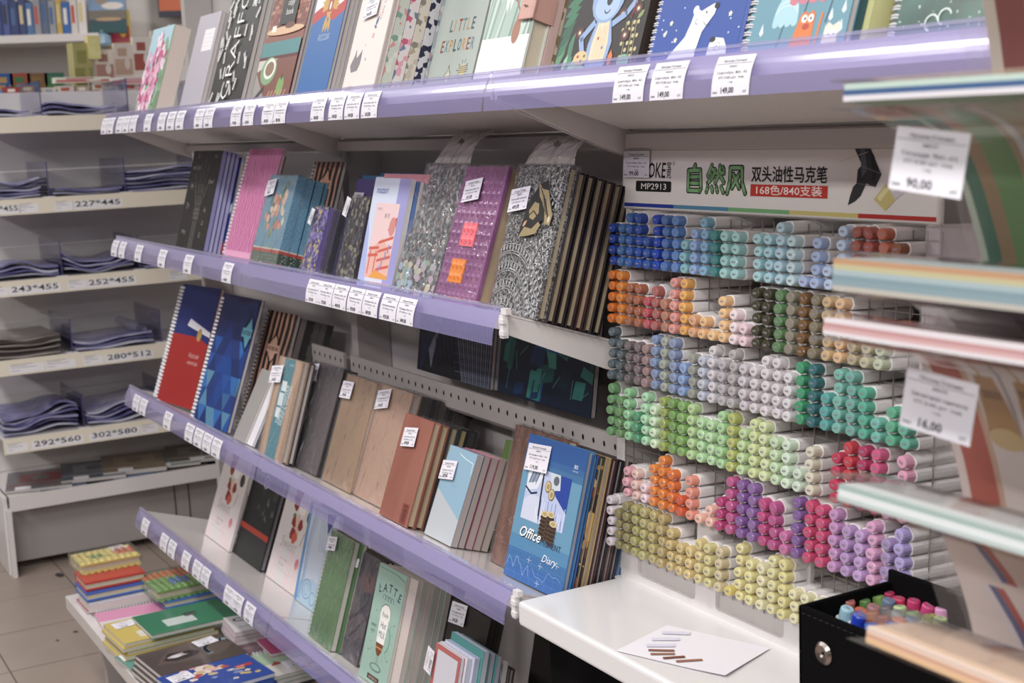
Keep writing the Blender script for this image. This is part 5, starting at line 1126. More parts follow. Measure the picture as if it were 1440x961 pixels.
TN = ['first', 'second', 'third', 'fourth', 'fifth', 'sixth']
allm = []
CP = cam.location
for ti, row in enumerate(T_):
    cols = row.split(' ')
    # names hold blanks: regroup on the count
    items, cur = [], ''
    for tk in cols:
        cur = (cur+' '+tk).strip()
        if cur.count(':') == 2 and cur.rsplit(':', 1)[1].isdigit(): items.append(cur.split(':')); cur = ''
    for ci, (hx, nm, ct_) in enumerate(items):
        for k in range(int(ct_)):
            z = ZTR[ti]+k*RH; p = Vector((X0+AX*ci, YF+TIL*(z+.36), z))
            allm.append(((p-CP).length, ti, ci, k, hx, nm, int(ct_), p))
# the packs in front hide the stacks furthest right; those that show largest become things
HID = set([(0,22,0),(0,23,0),(0,23,1),(0,24,0),(0,24,1),(0,25,0),(0,25,1),(0,26,0),(0,26,1),(0,27,0),(0,27,1),(1,22,2),(1,22,3),(1,22,4),(1,23,1),(1,23,2),(1,23,3),(1,23,4),(1,24,1),(1,24,2),(1,24,3),(1,24,4),(1,25,0),(1,25,1),(1,25,2),(1,25,3),(1,25,4),(1,26,0),(1,26,1),(1,26,2),(1,26,3),(1,26,4),(1,27,0),(1,27,1),(1,27,2),(1,27,3),(1,27,4),(2,26,2),(2,26,3),(2,26,4),(2,27,2),(2,27,3),(2,27,4),(3,23,1),(3,24,0),(3,24,1),(3,25,0),(3,25,1),(3,26,0),(3,26,1),(3,27,0),(3,27,1),(4,24,4),(4,25,4),(4,26,0),(4,26,3),(4,26,4),(4,27,0),(4,27,3),(4,27,4),(5,22,0),(5,22,1),(5,22,2),(5,23,0),(5,23,1),(5,23,2),(5,23,3),(5,24,0),(5,24,1),(5,24,2),(5,24,3),(5,24,4),(5,25,0),(5,25,1),(5,25,2),(5,25,3),(5,25,4),(5,26,0),(5,26,1),(5,26,2),(5,26,3),(5,26,4),(5,27,0),(5,27,1),(5,27,2),(5,27,3),(5,27,4)])
vis = sorted([m for m in allm if (m[1], m[2], m[3]) not in HID], key=lambda m: m[0])
keep = set((m[1], m[2], m[3]) for m in vis[:300])
rst = MB(); rst2 = MB()
mr = random.Random(5)
for d_, ti, ci, k, hx, nm, ct_, p in allm:
    roll = mr.uniform(-.12, .12); jx = mr.uniform(-.0008, .0008); jy = mr.uniform(-.0015, .0015)
    rx = -TIL+mr.uniform(-.012, .012); rz = mr.uniform(-.02, .02)
    # the top one of a stack is sometimes turned on edge
    if k == ct_-1 and mr.random() < .2: roll = mr.uniform(.5, .9)
    loc = p+Vector((jx, jy, 0))
    if (ti, ci, k) in keep:
        pos = 'top one' if k == ct_-1 else ('bottom one' if k == 0 else ORD[ct_-1-k]+' down')
        if ct_ == 1: pos = 'single one'
        t = thing('marker', '%s capped marker, %s in stack %s of the %s tier' % (nm, pos, ORD[ci], TN[ti]), 'marker', loc, (rx, roll, rz), 'capped markers in the wire stand')
        c = inst('cap', CAPME, t); c.color = caplin(hx)
        inst('barrel', BARME, t)
    else:
        m4 = Matrix.Translation(loc) @ Matrix.Rotation(rz, 4, 'Z') @ Matrix.Rotation(roll, 4, 'Y') @ Matrix.Rotation(rx, 4, 'X')
        for fn, col in ((cap_geo, caplin(hx)), (barrel_geo, lin('#e3dedd'))):
            q = MB(); fn(q); o_ = len(rst.v); rst.v += [tuple(m4 @ Vector(v)) for v in q.v]
            rst.f += [tuple(o_+i for i in f) for f in q.f]; rst.m += q.m; rst.c += [col]*len(q.f)
            if fn is cap_geo:
                rst.col = lin('#8d8890')
                for i in range(3): rst.face([m4 @ Vector(v) for v in ((-.0028+i*.002, -.0009, -.0012), (-.0014+i*.002, -.0009, -.0012), (-.0014+i*.002, -.0009, .0012), (-.0028+i*.002, -.0009, .0012))])
o = rst.build('marker_stacks', attrmat('marker_plastic', .38, .1)); tag(o, 'remaining capped markers in the stacks, mainly at the left of the stand', 'markers', None, 'stuff')
for i, p in enumerate(o.data.polygons): p.use_smooth = len(p.vertices) == 4
# wire grid between the markers
wg = MB()
def spt(x, z, off): return Vector((x, YF+TIL*(z+.36)+off, z))
for ci in range(29):
    x = X0+AX*(ci-.5); wg.cyl(spt(x, -.15, .034), spt(x, -.63, .034), .0007, 4)
for ti in range(6):
    for k in range(6):
        z = ZTR[ti]+(k-.5)*RH; wg.cyl(spt(X0-AX*.5, z, .0355), spt(X0+AX*27.6, z, .0355), .0006, 4)
o = wg.build('wire_grid', WIREM); o.parent = st; o.matrix_parent_inverse = (Matrix.Translation(SB) @ Matrix.Rotation(-ST, 4, 'X')).inverted(); o['kind'] = 'stuff'
# paper with brown strokes on the counter
pp = thing('test_sheet', 'white test sheet with brown marker strokes lying on the counter', 'paper', (.31, .08, -.6580))
cs = [(.260-.31, .004-.08), (.399-.31, .060-.08), (.363-.31, .158-.08), (.227-.31, .105-.08)]
P = []
for j in range(7):
    for i in range(9):
        u, v = i/8, j/6
        x = (cs[0][0]*(1-u)+cs[1][0]*u)*(1-v)+(cs[3][0]*(1-u)+cs[2][0]*u)*v; y = (cs[0][1]*(1-u)+cs[1][1]*u)*(1-v)+(cs[3][1]*(1-u)+cs[2][1]*u)*v
        P.append((x, y, .0006+.007*max(0, u-.6)**1.5*(1-v)))
MB().grid(P, 9, 7).build('sheet', M('#e9e6ec', .7, name='copy_paper'), pp, smooth=True)
a = Art()
def seg(x0, y0, x1, y1, w_, c): a.line([(x0, y0), (x1, y1)], w_*1.35, c)
seg(-0.0259, -0.0434, -0.0076, -0.0211, .0045, '#8d5a44')
seg(-0.0144, -0.0486, 0.0009, -0.0267, .0045, '#9a7058')
seg(0.0047, -0.0442, 0.0150, -0.0225, .0045, '#7d4a34')
seg(0.0216, -0.0377, 0.0349, -0.0119, .0045, '#9c6a54')
seg(-0.0393, -0.0364, -0.0209, -0.0112, .007, '#d9d8e8')
seg(-0.0521, -0.0192, -0.0341, 0.0054, .007, '#d9d8e8')
seg(-0.0623, 0.0045, -0.0416, 0.0276, .007, '#d9d8e8')
a.build('stroke_print', pp, lambda u, v, k: (u, v, .0016+k*.00003))

# black case of markers on the counter
mc = thing('marker_case', 'black fabric case full of markers with a steel snap, on the counter', 'case', (.69, .0625, -.6588))
FAB = matte(M('#0c0b0d', .9, bump=(300, .5), name='black_fabric'))
b = MB(); x0, x1, y0, y1, h, t = -.097, .11, -.064, .0625, .157, .006
b.box(x0, y0, 0, x1, y1, .004)
MB().box(x0, y0, .0, x0+t, y1, h).build('side_wall', FAB, mc, bevel=.002)
MB().box(x1-t, y0, .0, x1, y1, h).build('side_wall', FAB, mc, bevel=.002)
MB().box(x0, y0, .0, x1, y0+t, h).build('front_wall', FAB, mc, bevel=.002)
MB().box(x0, y1-t, .0, x1, y1, h+.012).build('rear_wall', FAB, mc, bevel=.002)
b.build('bottom_panel', FAB, mc)
MB().box(x0+t, y0+t, .03, x1-t, y1-t, .085).build('marker_insert', FAB, mc)
sb_ = MB()
for (r0, r1, yy0, yy1) in ((.0115, .0085, -.0005, -.003), (.0085, .004, -.003, -.0022), (.004, .0018, -.0022, -.0008)):
    for i in range(20):
        t0, t1 = 2*math.pi*i/20, 2*math.pi*(i+1)/20; cx, cz = x0+.036, .118
        sb_.face([(cx+r0*math.cos(t0), y0+yy0, cz+r0*math.sin(t0)), (cx+r0*math.cos(t1), y0+yy0, cz+r0*math.sin(t1)), (cx+r1*math.cos(t1), y0+yy1, cz+r1*math.sin(t1)), (cx+r1*math.cos(t0), y0+yy1, cz+r1*math.sin(t0))])
sb_.build('snap_button', M('#a59a94', .28, metal=1, name='steel_snap'), mc)
st_ = MB()
for zz in (.15, .006): 
    for i in range(24): st_.box(x0+.006+i*.0082, y0-.0004, zz, x0+.0105+i*.0082, y0, zz+.0006)
st_.build('stitching', M('#2c2a2c', .8, name='stitch'), mc)['kind'] = 'stuff'
CC = [(0.5978, 0.0616, 'b86a60'), (0.599, 0.0806, '5f8a48'), (0.6004, 0.0985, '7a9a4c'), (0.5989, 0.1145, 'c83a64'), (0.6167, 0.1114, 'd04468'), (0.6352, 0.1133, 'c43c6c'), (0.6517, 0.1165, 'cc4880'), (0.6654, 0.1196, 'dc9cc8'), (0.6139, 0.0444, '9cc4d4'), (0.6156, 0.0613, 'c8644a'), (0.6155, 0.0783, 'a47474'), (0.6165, 0.098, '6c7c98'), (0.6331, 0.0958, 'bcd498'), (0.6496, 0.0966, 'a8c888'), (0.6642, 0.1037, 'a8ac58'), (0.6841, 0.0976, 'c0cc98'), (0.633, 0.0425, '2440c0'), (0.6301, 0.062, 'b8663a'), (0.6323, 0.0777, '6c6468'), (0.6467, 0.0802, '88908c'), (0.6486, 0.0416, '3c66b8'), (0.6464, 0.0607, 'a85a48'), (0.6648, 0.0634, 'd8683a'), (0.6667, 0.0782, '8c94b0'), (0.6791, 0.0827, 'c8c8bc'), (0.7006, 0.0839, 'b0b8b0'), (0.6672, 0.0505, '2c50c4'), (0.6864, 0.0647, 'c87034'), (0.7035, 0.0643, 'ccc070'), (0.6838, 0.0469, '3c6cc8'), (0.7179, 0.0647, 'a83c48'), (0.7001, 0.0481, '4c84d0'), (0.719, 0.0473, '9cbcd8'), (0.7335, 0.0484, '6cb4d0')]
CN = {'b86a60': 'dusty red', '5f8a48': 'grass green', '7a9a4c': 'olive green', 'c83a64': 'raspberry', 'd04468': 'pink red', 'c43c6c': 'cherry', 'cc4880': 'magenta pink', 'dc9cc8': 'orchid', '9cc4d4': 'pale blue', 'c8644a': 'terracotta', 'a47474': 'mauve', '6c7c98': 'slate blue', 'bcd498': 'pale green', 'a8c888': 'light green', 'a8ac58': 'olive yellow', 'c0cc98': 'pale lime', '2440c0': 'ultramarine', 'b8663a': 'rust orange', '6c6468': 'dark grey', '88908c': 'green grey', '3c66b8': 'royal blue', 'a85a48': 'brick brown', 'd8683a': 'orange', '8c94b0': 'lavender grey', 'c8c8bc': 'off-white', 'b0b8b0': 'pale grey', '2c50c4': 'strong blue', 'c87034': 'amber', 'ccc070': 'mustard', '3c6cc8': 'clear blue', 'a83c48': 'wine red', '4c84d0': 'azure', '9cbcd8': 'baby blue', '6cb4d0': 'cyan'}
for i, (x, y, hx) in enumerate(CC):
    t = thing('marker', '%s capped marker standing upright in the black case' % CN[hx], 'marker', (x, y, -.5125+mr.uniform(-.003, .003)), (R(-90), mr.uniform(-.3, .3), 0), 'markers standing in the black case')
    c = inst('cap', CAPME, t); c.color = lin(hx); inst('barrel', BARME, t)
# clear plastic box of markers right of the sign
cbx = thing('clear_marker_box', 'clear plastic marker box standing behind the diploma packs', 'box', (.668, .21, -.24))
b = MB(); b.box(-.06, -.055, -.04, .06, -.053, .10); b.box(-.06, -.055, -.04, -.058, .04, .10); b.box(.058, -.055, -.04, .06, .04, .10); b.box(-.06, .038, -.04, .06, .04, .10)
b.build('clear_shell', film('clear_box', (.95, .93, .94), .10, '#d8ccd0', 5, .1, .04, .1), cbx)
b = MB(); b.box(-.064, -.058, -.045, -.050, .042, .022); b.build('box_rib', film('clear_box'), cbx)
MB().box(-.045, .01, -.43, .06, .09, -.042).build('dark_block', M('#4a4648', .7, name='dark_grey_fill'), cbx)  # dark grey block added to fill the dark area below the box
for i, (x, z, hx, nm) in enumerate(((-.03, .055, 'a8c070', 'lime'), (-.002, .055, '4f86c4', 'blue'), (-.032, .018, '5a9a84', 'jade'), (-.004, .014, 'b8404c', 'red'), (-.03, -.024, '2c3248', 'navy'), (-.002, -.026, 'c82a4c', 'crimson'), (.026, .012, 'd29ac4', 'orchid'), (.026, -.026, 'd8d098', 'yellow'))):
    t = thing('marker', '%s marker lying inside the clear plastic box' % nm, 'marker', (.668+x, .162, -.24+z), (0, 0, R(5)), 'markers inside the clear box')
    c = inst('cap', CAPME, t); c.color = lin(hx); c.scale = (1.3, 1, 1.5); o = inst('barrel', BARME, t); o.scale = (1.2, .7, 1.4)

# ------------------------------------------------------------------ stacks on the low base shelf
DZ = -1.1695
def flat(name, wd, dp, t, cov, label, x, y, z, rz, art=None, pages='#cdc6c2', group=None, coilat=None, sticker=None, kind='soft', cat='notebook', bub=None, wrap=False):
    """a book lying flat, its long side wd along local x, cover up"""
    r = thing(name, label, cat, (x, y, z), (0, 0, R(rz)), group)
    W_, D, T = wd/1000, dp/1000, t/1000
    if isinstance(cov, str): cov = M(cov, .4, coat=.3, name='cover_board')
    k = ('flat', wd, dp, t, cov.name, pages, kind)
    if k not in _BM:
        b = MB(); p = MB(); c = .0022 if kind == 'hard' else .0008; e = .003 if kind == 'hard' else .0004
        if kind == 'bubble': c, e = .005, .003
        b.box(0, 0, 0, W_, D, c); b.box(0, 0, T-c, W_, D, T); b.box(0, D-.0012, c, W_, D, T-c)
        p.box(e, e, c, W_-e, D-.0012, T-c)
        _BM[k] = (b.mesh('cover', cov), p.mesh('page_block', wavemat('flat_page_edges'+pages, '#%02x%02x%02x' % tuple(int(int(pages[i:i+2], 16)*.8) for i in (1, 3, 5)), pages, 190, 1.5, 'Z', .7, ramp=(.1, .6), detail=1)))
    cm, pm = _BM[k]; c = inst('cover', cm, r); inst('page_block', pm, r)
    if art: art.build('cover_print', c, lambda u, v, kk: (min(max(u, 0), wd)/1000, min(max(v, 0), dp)/1000, T+.0002+kk*EPS), PRINTG)
    if coilat: inst('wire_binding', coil(wd if coilat == 'x' else dp, top=True, t_=.7), r, (0, D, T/2) if coilat == 'x' else (W_, 0, T/2), (0, 0, 0) if coilat == 'x' else (0, 0, R(90)))
    if sticker:
        u, v, a_, pr = sticker[:4]; p, tx = label_meshes(pr, sticker[4] if len(sticker) > 4 else 50, 34); o = inst('price_label', p, r, (u/1000, v/1000, T+.001), (R(-90+4), 0, R(a_))); inst('label_print', tx, o)
    if bub:
        b = MB(); n1, n2 = int(W_/.0165), int(D/.0165)
        for i in range(n1):
            for j in range(n2):
                cx, cy = .010+i*.0165, .010+j*.0165; b.col = lin(bub(i/n1, j/n2))
                for q in range(8):
                    t0, t1 = q*math.pi/4, (q+1)*math.pi/4
                    b.face([(cx, cy, T+.005), (cx+.0045*math.cos(t0), cy+.0045*math.sin(t0), T+.0038), (cx+.0045*math.cos(t1), cy+.0045*math.sin(t1), T+.0038)])
                    b.face([(cx+.0045*math.cos(t0), cy+.0045*math.sin(t0), T+.0038), (cx+.0072*math.cos(t0), cy+.0072*math.sin(t0), T), (cx+.0072*math.cos(t1), cy+.0072*math.sin(t1), T), (cx+.0045*math.cos(t1), cy+.0045*math.sin(t1), T+.0038)])
        o = b.build('bubble', attrmat('bubble_silicone', .45, .1), r); o['kind'] = 'stuff'
        # scalloped bubble edge
        e_ = MB(); e_.col = lin(bub(.99, .05))
        for i in range(n1):
            cx = .010+i*.0165
            for zz in (T, .0):
                e_.prism([(cx+.006*math.cos(q*math.pi/3), zz+.0035*math.sin(q*math.pi/3)) for q in range(6)], -.003, .001, 'y')
        e_.build('bubble_edge', attrmat('bubble_silicone'), r)['kind'] = 'stuff'
    if wrap:
        b = MB(); b.box(-.004, -.004, -.0005, W_+.004, D+.004, T+.006); b.build('clear_wrapper', CELLO, r)
    return r
# local x runs along the stack's long edge (towards the back), so rz ~ 90 turns it along Y
def on(x, y, rz=90): return dict(x=x, y=y, rz=rz)
z = DZ
flat('exercise_book', 160, 112, 8, '#b0606c', 'purple-red exercise book lowest under the white-edged book', -1.775, -.192, z, 90, pages='#d6cfd0')
flat('exercise_book', 160, 112, 20, '#c9c3c6', 'white-edged exercise book with a red lettered spine', -1.752, -.187, z+.009, 91, pages='#dcd6d2', art=Art().rect(0, 92, 160, 112, '#c8bdc0').rect(14, 96, 146, 107, '#a03a46'))
def mono(c, fu=None):
    def f(u, v):
        if fu:
            k = fu(u, v)
            if k: return k
        return c
    return f
BU = dict(pages='#d2c9ae', kind='bubble')
flat('bubble_notebook', 150, 112, 22, '#3a60b4', 'blue bubble notebook third from the top of the yellow stack', -1.772, -.190, z+.031, 91, **BU)
flat('bubble_notebook', 148, 113, 22, '#b83a2e', 'red bubble notebook under the yellow one', -1.785, -.188, z+.0545, 90, **BU)
flat('bubble_notebook', 150, 112, 24, '#d6c470', 'yellow bubble notebook on top of the stack, price label on it', -1.852, -.180, z+.078, 91, bub=mono('#dccb78', lambda u, v: '#6f9a58' if .12 < u < .4 and .2 < v < .6 else ('#cf5238' if .62 < u < .95 and .2 < v < .75 else None)), sticker=(100, 70, 10, '419,00', 38), wrap=True, **BU)
flat('exercise_book', 170, 160, 10, '#2d5cae', 'blue exercise book under the green and orange bubble notebook', -1.640, -.01, z, 88, pages='#cfcad0', coilat='x')
flat('bubble_notebook', 155, 155, 20, '#3f70b0', 'blue bubble notebook under the green and orange one', -1.655, -.03, z+.012, 91, **BU)
flat('bubble_notebook', 155, 158, 24, '#6f9a52', 'green and orange bubble notebook with a blue square', -1.660, -.045, z+.034, 93, bub=mono('#7faa5c', lambda u, v: '#d8693a' if v > .62 else ('#d24a38' if v > .5 and u > .5 else ('#4a74b8' if .3 < u < .66 and .15 < v < .45 else None))), wrap=True, **BU)
a = Art(); a.rect(0, 0, 230, 160, '#d9cfd2'); a.rect(0, 92, 230, 160, '#d98ab0'); a.rect(0, 0, 230, 50, '#a9c6cc'); a.blob(150, 60, 22, 18, '#7a4a3c', rnd); a.ell(152, 50, 14, 11, '#d9b3a4'); a.blob(160, 20, 24, 18, '#cf9aa8', rnd)
flat('exercise_book', 228, 165, 8, '#d98ab0', 'pink ring exercise book with a girl picture beside the floor', -1.585, -.192, z, 86, art=a, coilat='x')
a = Art(); a.rect(0, 0, 206, 165, '#c9b8ba'); a.blob(150, 120, 40, 26, '#a33a40', rnd); a.rect(20, 70, 150, 110, '#e4dfe0')
flat('exercise_book', 150, 165, 9, '#c9b8ba', 'pale grey ring exercise book behind the green one', -1.55, .055, z, 88, art=a, coilat='x')
YL = '#cbb25a'
for i in range(5):
    flat('exercise_book', 212, 156, 9, YL, ORD[4-i]+' ochre exercise book counted from the top of the ochre stack', -1.386+.004*(i % 2), -.203+.005*(i % 3), z+i*.0098, 93, pages='#cfc7b4', group='ochre exercise books', sticker=(14, 100, 6, '75,00') if i == 4 else None, art=(Art().rect(44, 20, 110, 62, '#dcd4c4').line([(50, 40), (100, 40)], 1.2, '#a59a88').line([(50, 32), (100, 32)], 1.2, '#a59a88')) if i == 4 else None)
a = Art(); a.rect(0, 0, 208, 165, '#2f7a58'); a.poly([(48, 34), (118, 34), (118, 82), (48, 82)], '#c9d2cf'); a.rect(102, 74, 130, 96, '#22262a'); a.text('ТЕТРАДЬ', 104, 80, 5, '#c9c9c4', w_=24)
for k in range(4): a.line([(54, 42+k*9), (112, 42+k*9)], 1, '#8fa69c')
flat('exercise_book', 205, 148, 9, '#2f7a58', 'dark green exercise book with a white name field', -1.371, -.140, z+.0500, 92, art=a, pages='#cfc9c2')
for i in range(6):
    a = None
    if i == 5:
        a = Art(); a.rect(0, 0, 110, 110, '#d9d4d4'); a.text('CALM', 14, 70, 22, '#221f22', w_=80, bold=.03); a.text('&', 46, 50, 10, '#221f22'); a.text('wonderful', 14, 28, 11, '#3a3538', shear=.3, w_=84)
    flat('notepad', 110, 110, 9.5, '#b9a0ac', ORD[5-i]+' notepad counted from the top of the CALM stack', -1.272+.003*(i % 2), .012+.003*(i % 3), z+i*.0103, 86, a, pages='#cfc6c4' if i > 2 else '#a98a94', group='CALM notepads in one stack')
flat('notepad', 150, 100, 8, '#b84a78', 'magenta notebook beside the CALM notepads', -1.165, .06, z+.0275, 88)
a = Art(); a.rect(0, 0, 208, 165, '#5a968c')
for k in range(6): a.blob(30+k*30, 112+(k % 2)*10, 12, 12, '#1f2426', rnd); a.line([(30+k*30, 96), (30+k*30, 122)], 5, '#1f2426')
flat('exercise_book', 215, 130, 8, '#5a968c', 'teal exercise book with small black cats under the horse stack', -1.300, -.198, z, 96, art=a, sticker=(6, 84, 4, '45,00'))
a = Art(); a.rect(0, 0, 208, 165, '#4f423d'); a.blob(100, 80, 90, 60, '#5f504a', rnd); a.blob(80, 84, 42, 26, '#2c2422', rnd); a.ell(76, 88, 30, 9, '#b9aeb0', rot=8); a.ell(66, 84, 12, 8, '#d9d2d4'); a.ell(98, 92, 14, 9, '#1c1716'); a.arc(170, 70, 40, 60, 200, 12, '#8fa0ac', 10, 50); a.arc(160, 70, 30, 60, 200, 9, '#2c2a30', 10, 40)
for i in range(4):
    flat('exercise_book', 195, 148, 9, '#4f423d', ['lowest exercise book under the horse eye cover', 'second lowest exercise book under the horse eye cover', 'exercise book directly under the horse eye cover', 'brown exercise book with a horse eye, price label on it'][i], -1.160+.006*(i % 2), -.195+.004*i, z+.0085+i*.0102, 95, a if i == 3 else None, pages='#d6cfcc', sticker=(125, 100, 8, '45,00') if i == 3 else None, group='exercise books of the horse stack')
a = Art(); a.rect(0, 0, 208, 165, '#27489c'); r = random.Random(6)
for k in range(26): a.blob(r.gauss(90, 22), r.gauss(108, 14), 10, 9, r.choice(['#d9a2a8', '#e6d2c4', '#b84a50', '#c9b384', '#e2bcc0']), r)
for k in range(16): a.blob(r.gauss(140, 20), r.gauss(56, 16), 7, 6, r.choice(['#c9b070', '#dcd2b8', '#8f9ac4']), r)
for k in range(20): a.line([(r.uniform(20, 200), r.uniform(10, 90)), (r.uniform(20, 200), r.uniform(10, 90))], .6, '#4a68b4')
a.rect(150, 74, 186, 88, '#b83a3a'); a.text('Soft', 153, 77, 7, '#f0e8e4')
for i in range(5):
    flat('exercise_book', 200, 140, 9, '#27489c', ORD[4-i]+' blue exercise book counted from the top of the flower stack', -1.005+.004*(i % 2), -.185+.004*(i % 3), z+i*.0102, 96, a if i == 4 else None, pages='#3a5aa8' if i != 4 else '#c9cbd6', sticker=(16, 86, 6, '45,00') if i == 4 else None, group='blue flower exercise books in one stack')
a = Art(); a.rect(0, 0, 208, 165, '#a9c0a4'); a.rect(0, 0, 208, 70, '#d6d0c8'); a.poly([(50, 128), (90, 116), (150, 128), (156, 138), (90, 140)], '#b85a5c')
for k in range(12): a.leaf(64+k*8, 122, 14, 6, 10+k*5, r.choice(['#c46a68', '#d08a80', '#9c4a50']))
a.text('just', 98, 46, 18, '#2c2a2c', shear=.3, w_=40); a.text('breathe', 82, 20, 20, '#2c2a2c', shear=.3, w_=70); a.poly([(14, 60), (30, 82), (46, 60)], '#a9564a'); a.poly([(60, 8), (74, 26), (86, 6)], '#b56a54')
for i in range(3):
    flat('exercise_book', 165, 145, 8, '#a9c0a4', ['lowest green pastel ring exercise book near the lower shelf', 'middle green pastel ring exercise book near the lower shelf', 'green pastel ring exercise book with a pink flower and handwriting'][i], -1.06, .022+.004*i, z+i*.0092, 91, a if i == 2 else None, coilat='x', sticker=(40, 26, 8, '45,00') if i == 2 else None, group='green pastel exercise books')
a = Art(); a.rect(0, 0, 208, 165, '#1f1c1e'); a.arc(110, 96, 24, 0, 360, 6, '#b99a4a', 16); a.arc(110, 96, 11, 0, 360, 4, '#b99a4a', 12); a.blob(60, 60, 24, 18, '#b8603a', r); a.rect(10, 90, 60, 120, '#d9d4d8')
for i in range(3):
    flat('exercise_book', 190, 140, 9, '#1f1c1e', ['lowest black exercise book at the picture bottom', 'middle black exercise book at the picture bottom', 'black exercise book with a gold ring at the picture bottom'][i], -.85, -.03+.004*i, z+i*.0102, 92, a if i == 2 else None, group='black exercise books')
for y_, z_, rz_, lab in ((-.206, -1.20, 0, 'white price label hanging from the base shelf edge near the horse stack'), (-.206, -1.215, 6, 'second white price label hanging lower from the base shelf edge')):
    t = thing('hanging_label', lab, 'price label', (-1.27+.04*(rz_ > 0), y_, z_-.02), (R(-6), R(rz_), 0)); p, tx = label_meshes('45,00', 50, 34); inst('paper_slip', p, t); inst('label_print', tx, t)

# ------------------------------------------------------------------ packs of diplomas in the rack beside the camera
rk = thing('diploma_rack', 'wire display rack at the right edge holding film packs of diplomas', 'rack', (1.10, -.06, FZ))
for x in (-.05, .22):
    b = MB(); b.cyl((x, .05, 0), (x, .05, 1.75), .008, 8); b.build('post', WIREM, rk)
for zt in (.245, -.012, -.163, -.275, -.367):
    b = MB()
    b.cyl((-.07, -.02, zt-.20-FZ), (.24, -.02, zt-.20-FZ), .0025, 6); b.cyl((-.07, .05, zt-.20-FZ), (.24, .05, zt-.20-FZ), .0025, 6)
    for x in (-.07, .08, .24): b.cyl((x, -.02, zt-.20-FZ), (x, .05, zt-.20-FZ), .002, 6)
    b.build('wire_pocket', WIREM, rk)
b = MB(); b.box(-.1, -.05, 0, .27, .09, .02); b.build('rack_foot', GREYM, rk)
def pack(label, x0, zt, art, edge, tagpr=None, wd=.30, n_=2, curl=1.0, ytop=-.25, film_out=.022, edges=None, Hh=.21, th=.011):
    """sheets that stand in a pocket and droop towards the aisle at the top"""
    t = thing('diploma_pack', label, 'diploma pack', (x0, ytop, zt))
    KP = [(0, 0), (.035, -.005), (.068, -.014), (.090, -.032), (.106, -.062), (.121, -.098), (.132, -.135), (.140, -.175), (.145, -.215)]
    pts = []
    for i in range(15):
        q = i/14*(len(KP)-1); m_ = min(int(q), len(KP)-2); f = q-m_
        pts.append((KP[m_][0]*(1-f)+KP[m_+1][0]*f, (KP[m_][1]*(1-f)+KP[m_+1][1]*f)*Hh/.21))
    def surf(off):
        q = []
        for i, (y, z) in enumerate(pts):
            a_, c_ = pts[max(0, i-1)], pts[min(14, i+1)]; dy, dz = c_[0]-a_[0], c_[1]-a_[1]; L = math.hypot(dy, dz)
            q.append((y-dz/L*off*-1*0+(-dz/L)*off, z+(dy/L)*off))
        return q
    front, back = surf(-0.0), surf(th)
    NU = 6
    b = MB()
    F_ = [(wd*i/(NU-1), p[0], p[1]) for p in front for i in range(NU)]; K_ = [(wd*i/(NU-1), p[0], p[1]) for p in back for i in range(NU)]
    b.grid(F_, NU, 15); b.grid(K_, NU, 15)
    for u in (0, wd):
        for i in range(14): b.face([(u, *front[i]), (u, *front[i+1]), (u, *back[i+1]), (u, *back[i])])
    b.face([(0, *front[0]), (wd, *front[0]), (wd, *back[0]), (0, *back[0])])
    o = b.build('sheet_stack', M(edge, .5, name='diploma_paper'), t)
    # printed face follows the curve
    am = MB(); Ht = Hh*1000
    def at(u, v, k):
        s = min(max((Ht-v)/Ht, 0), 1)*14; i = min(int(s), 13); f = s-i
        y = front[i][0]*(1-f)+front[i+1][0]*f; z = front[i][1]*(1-f)+front[i+1][1]*f
        dy, dz = front[i+1][0]-front[i][0], front[i+1][1]-front[i][1]; L = math.hypot(dy, dz); e = .0004+k*EPS*1.5
        return (u/1000, y+dz/L*e, z-dy/L*e)
    # cut faces into strips so that they bend with the sheet
    src = art.b; nb = MB()
    for f, c in zip(src.f, src.c):
        P = [src.v[i] for i in f]; k = P[0][2]
        v0, v1 = min(p[1] for p in P), max(p[1] for p in P)
        cuts = [j*Ht/14 for j in range(15) if v0 < j*Ht/14 < v1]
        lo = [v0]+cuts; hi = cuts+[v1]
        for a_, c_ in zip(lo, hi):
            Q = P
            for lim, sgn in ((a_, 1), (c_, -1)):
                out = []
                for p, q in zip(Q, Q[1:]+Q[:1]):
                    ip, iq = sgn*(p[1]-lim) >= -1e-9, sgn*(q[1]-lim) >= -1e-9
                    if ip: out.append(p)
                    if ip != iq:
                        w2 = (lim-p[1])/(q[1]-p[1]); out.append((p[0]+(q[0]-p[0])*w2, lim, k))
                Q = out
                if len(Q) < 3: break
            if len(Q) >= 3: nb.col = c; nb.face([at(*p) for p in Q])
    inst('face_print', nb.mesh('face_print', PRINT), o)
    # thin coloured sheet edges seen along the top
    for i, c in enumerate(edges or ()):
        y0_, y1_ = th*i/len(edges), th*(i+1)/len(edges)
        p0, p1 = surf(y0_)[0], surf(y1_)[0]
        MB().box(-.0005, min(p0[0], p1[0])-.003, min(p0[1], p1[1]), wd, max(p0[0], p1[0])-.0005, max(p0[1], p1[1])).build('sheet_edge', M(c, .5, name='sheet_edge'), t)
    # film sleeve sticking out at the sides
    fb = MB()
    for off in (-.004, th+.003):
        q = surf(off); fb.grid([(-film_out+(wd+2*film_out)*i/7+.004*math.sin(j*1.3+i), p[0], p[1]) for j, p in enumerate(q) for i in range(8)], 8, 15)
    fb.build('film_sleeve', film('sleeve_film', (.98, .97, .97), .07, '#f0e6e6', 9, .25, .015, .12), t, smooth=True)
    if tagpr:
        u, v, a_, pr, dxy = tagpr; p = at(u, v, 60)
        pm, tx = label_meshes(pr, 58, 40); o = inst('price_label', pm, t, (p[0], p[1]+dxy[0], p[2]+dxy[1]), (R(-6), R(a_), R(2))); inst('label_print', tx, o)
    return t
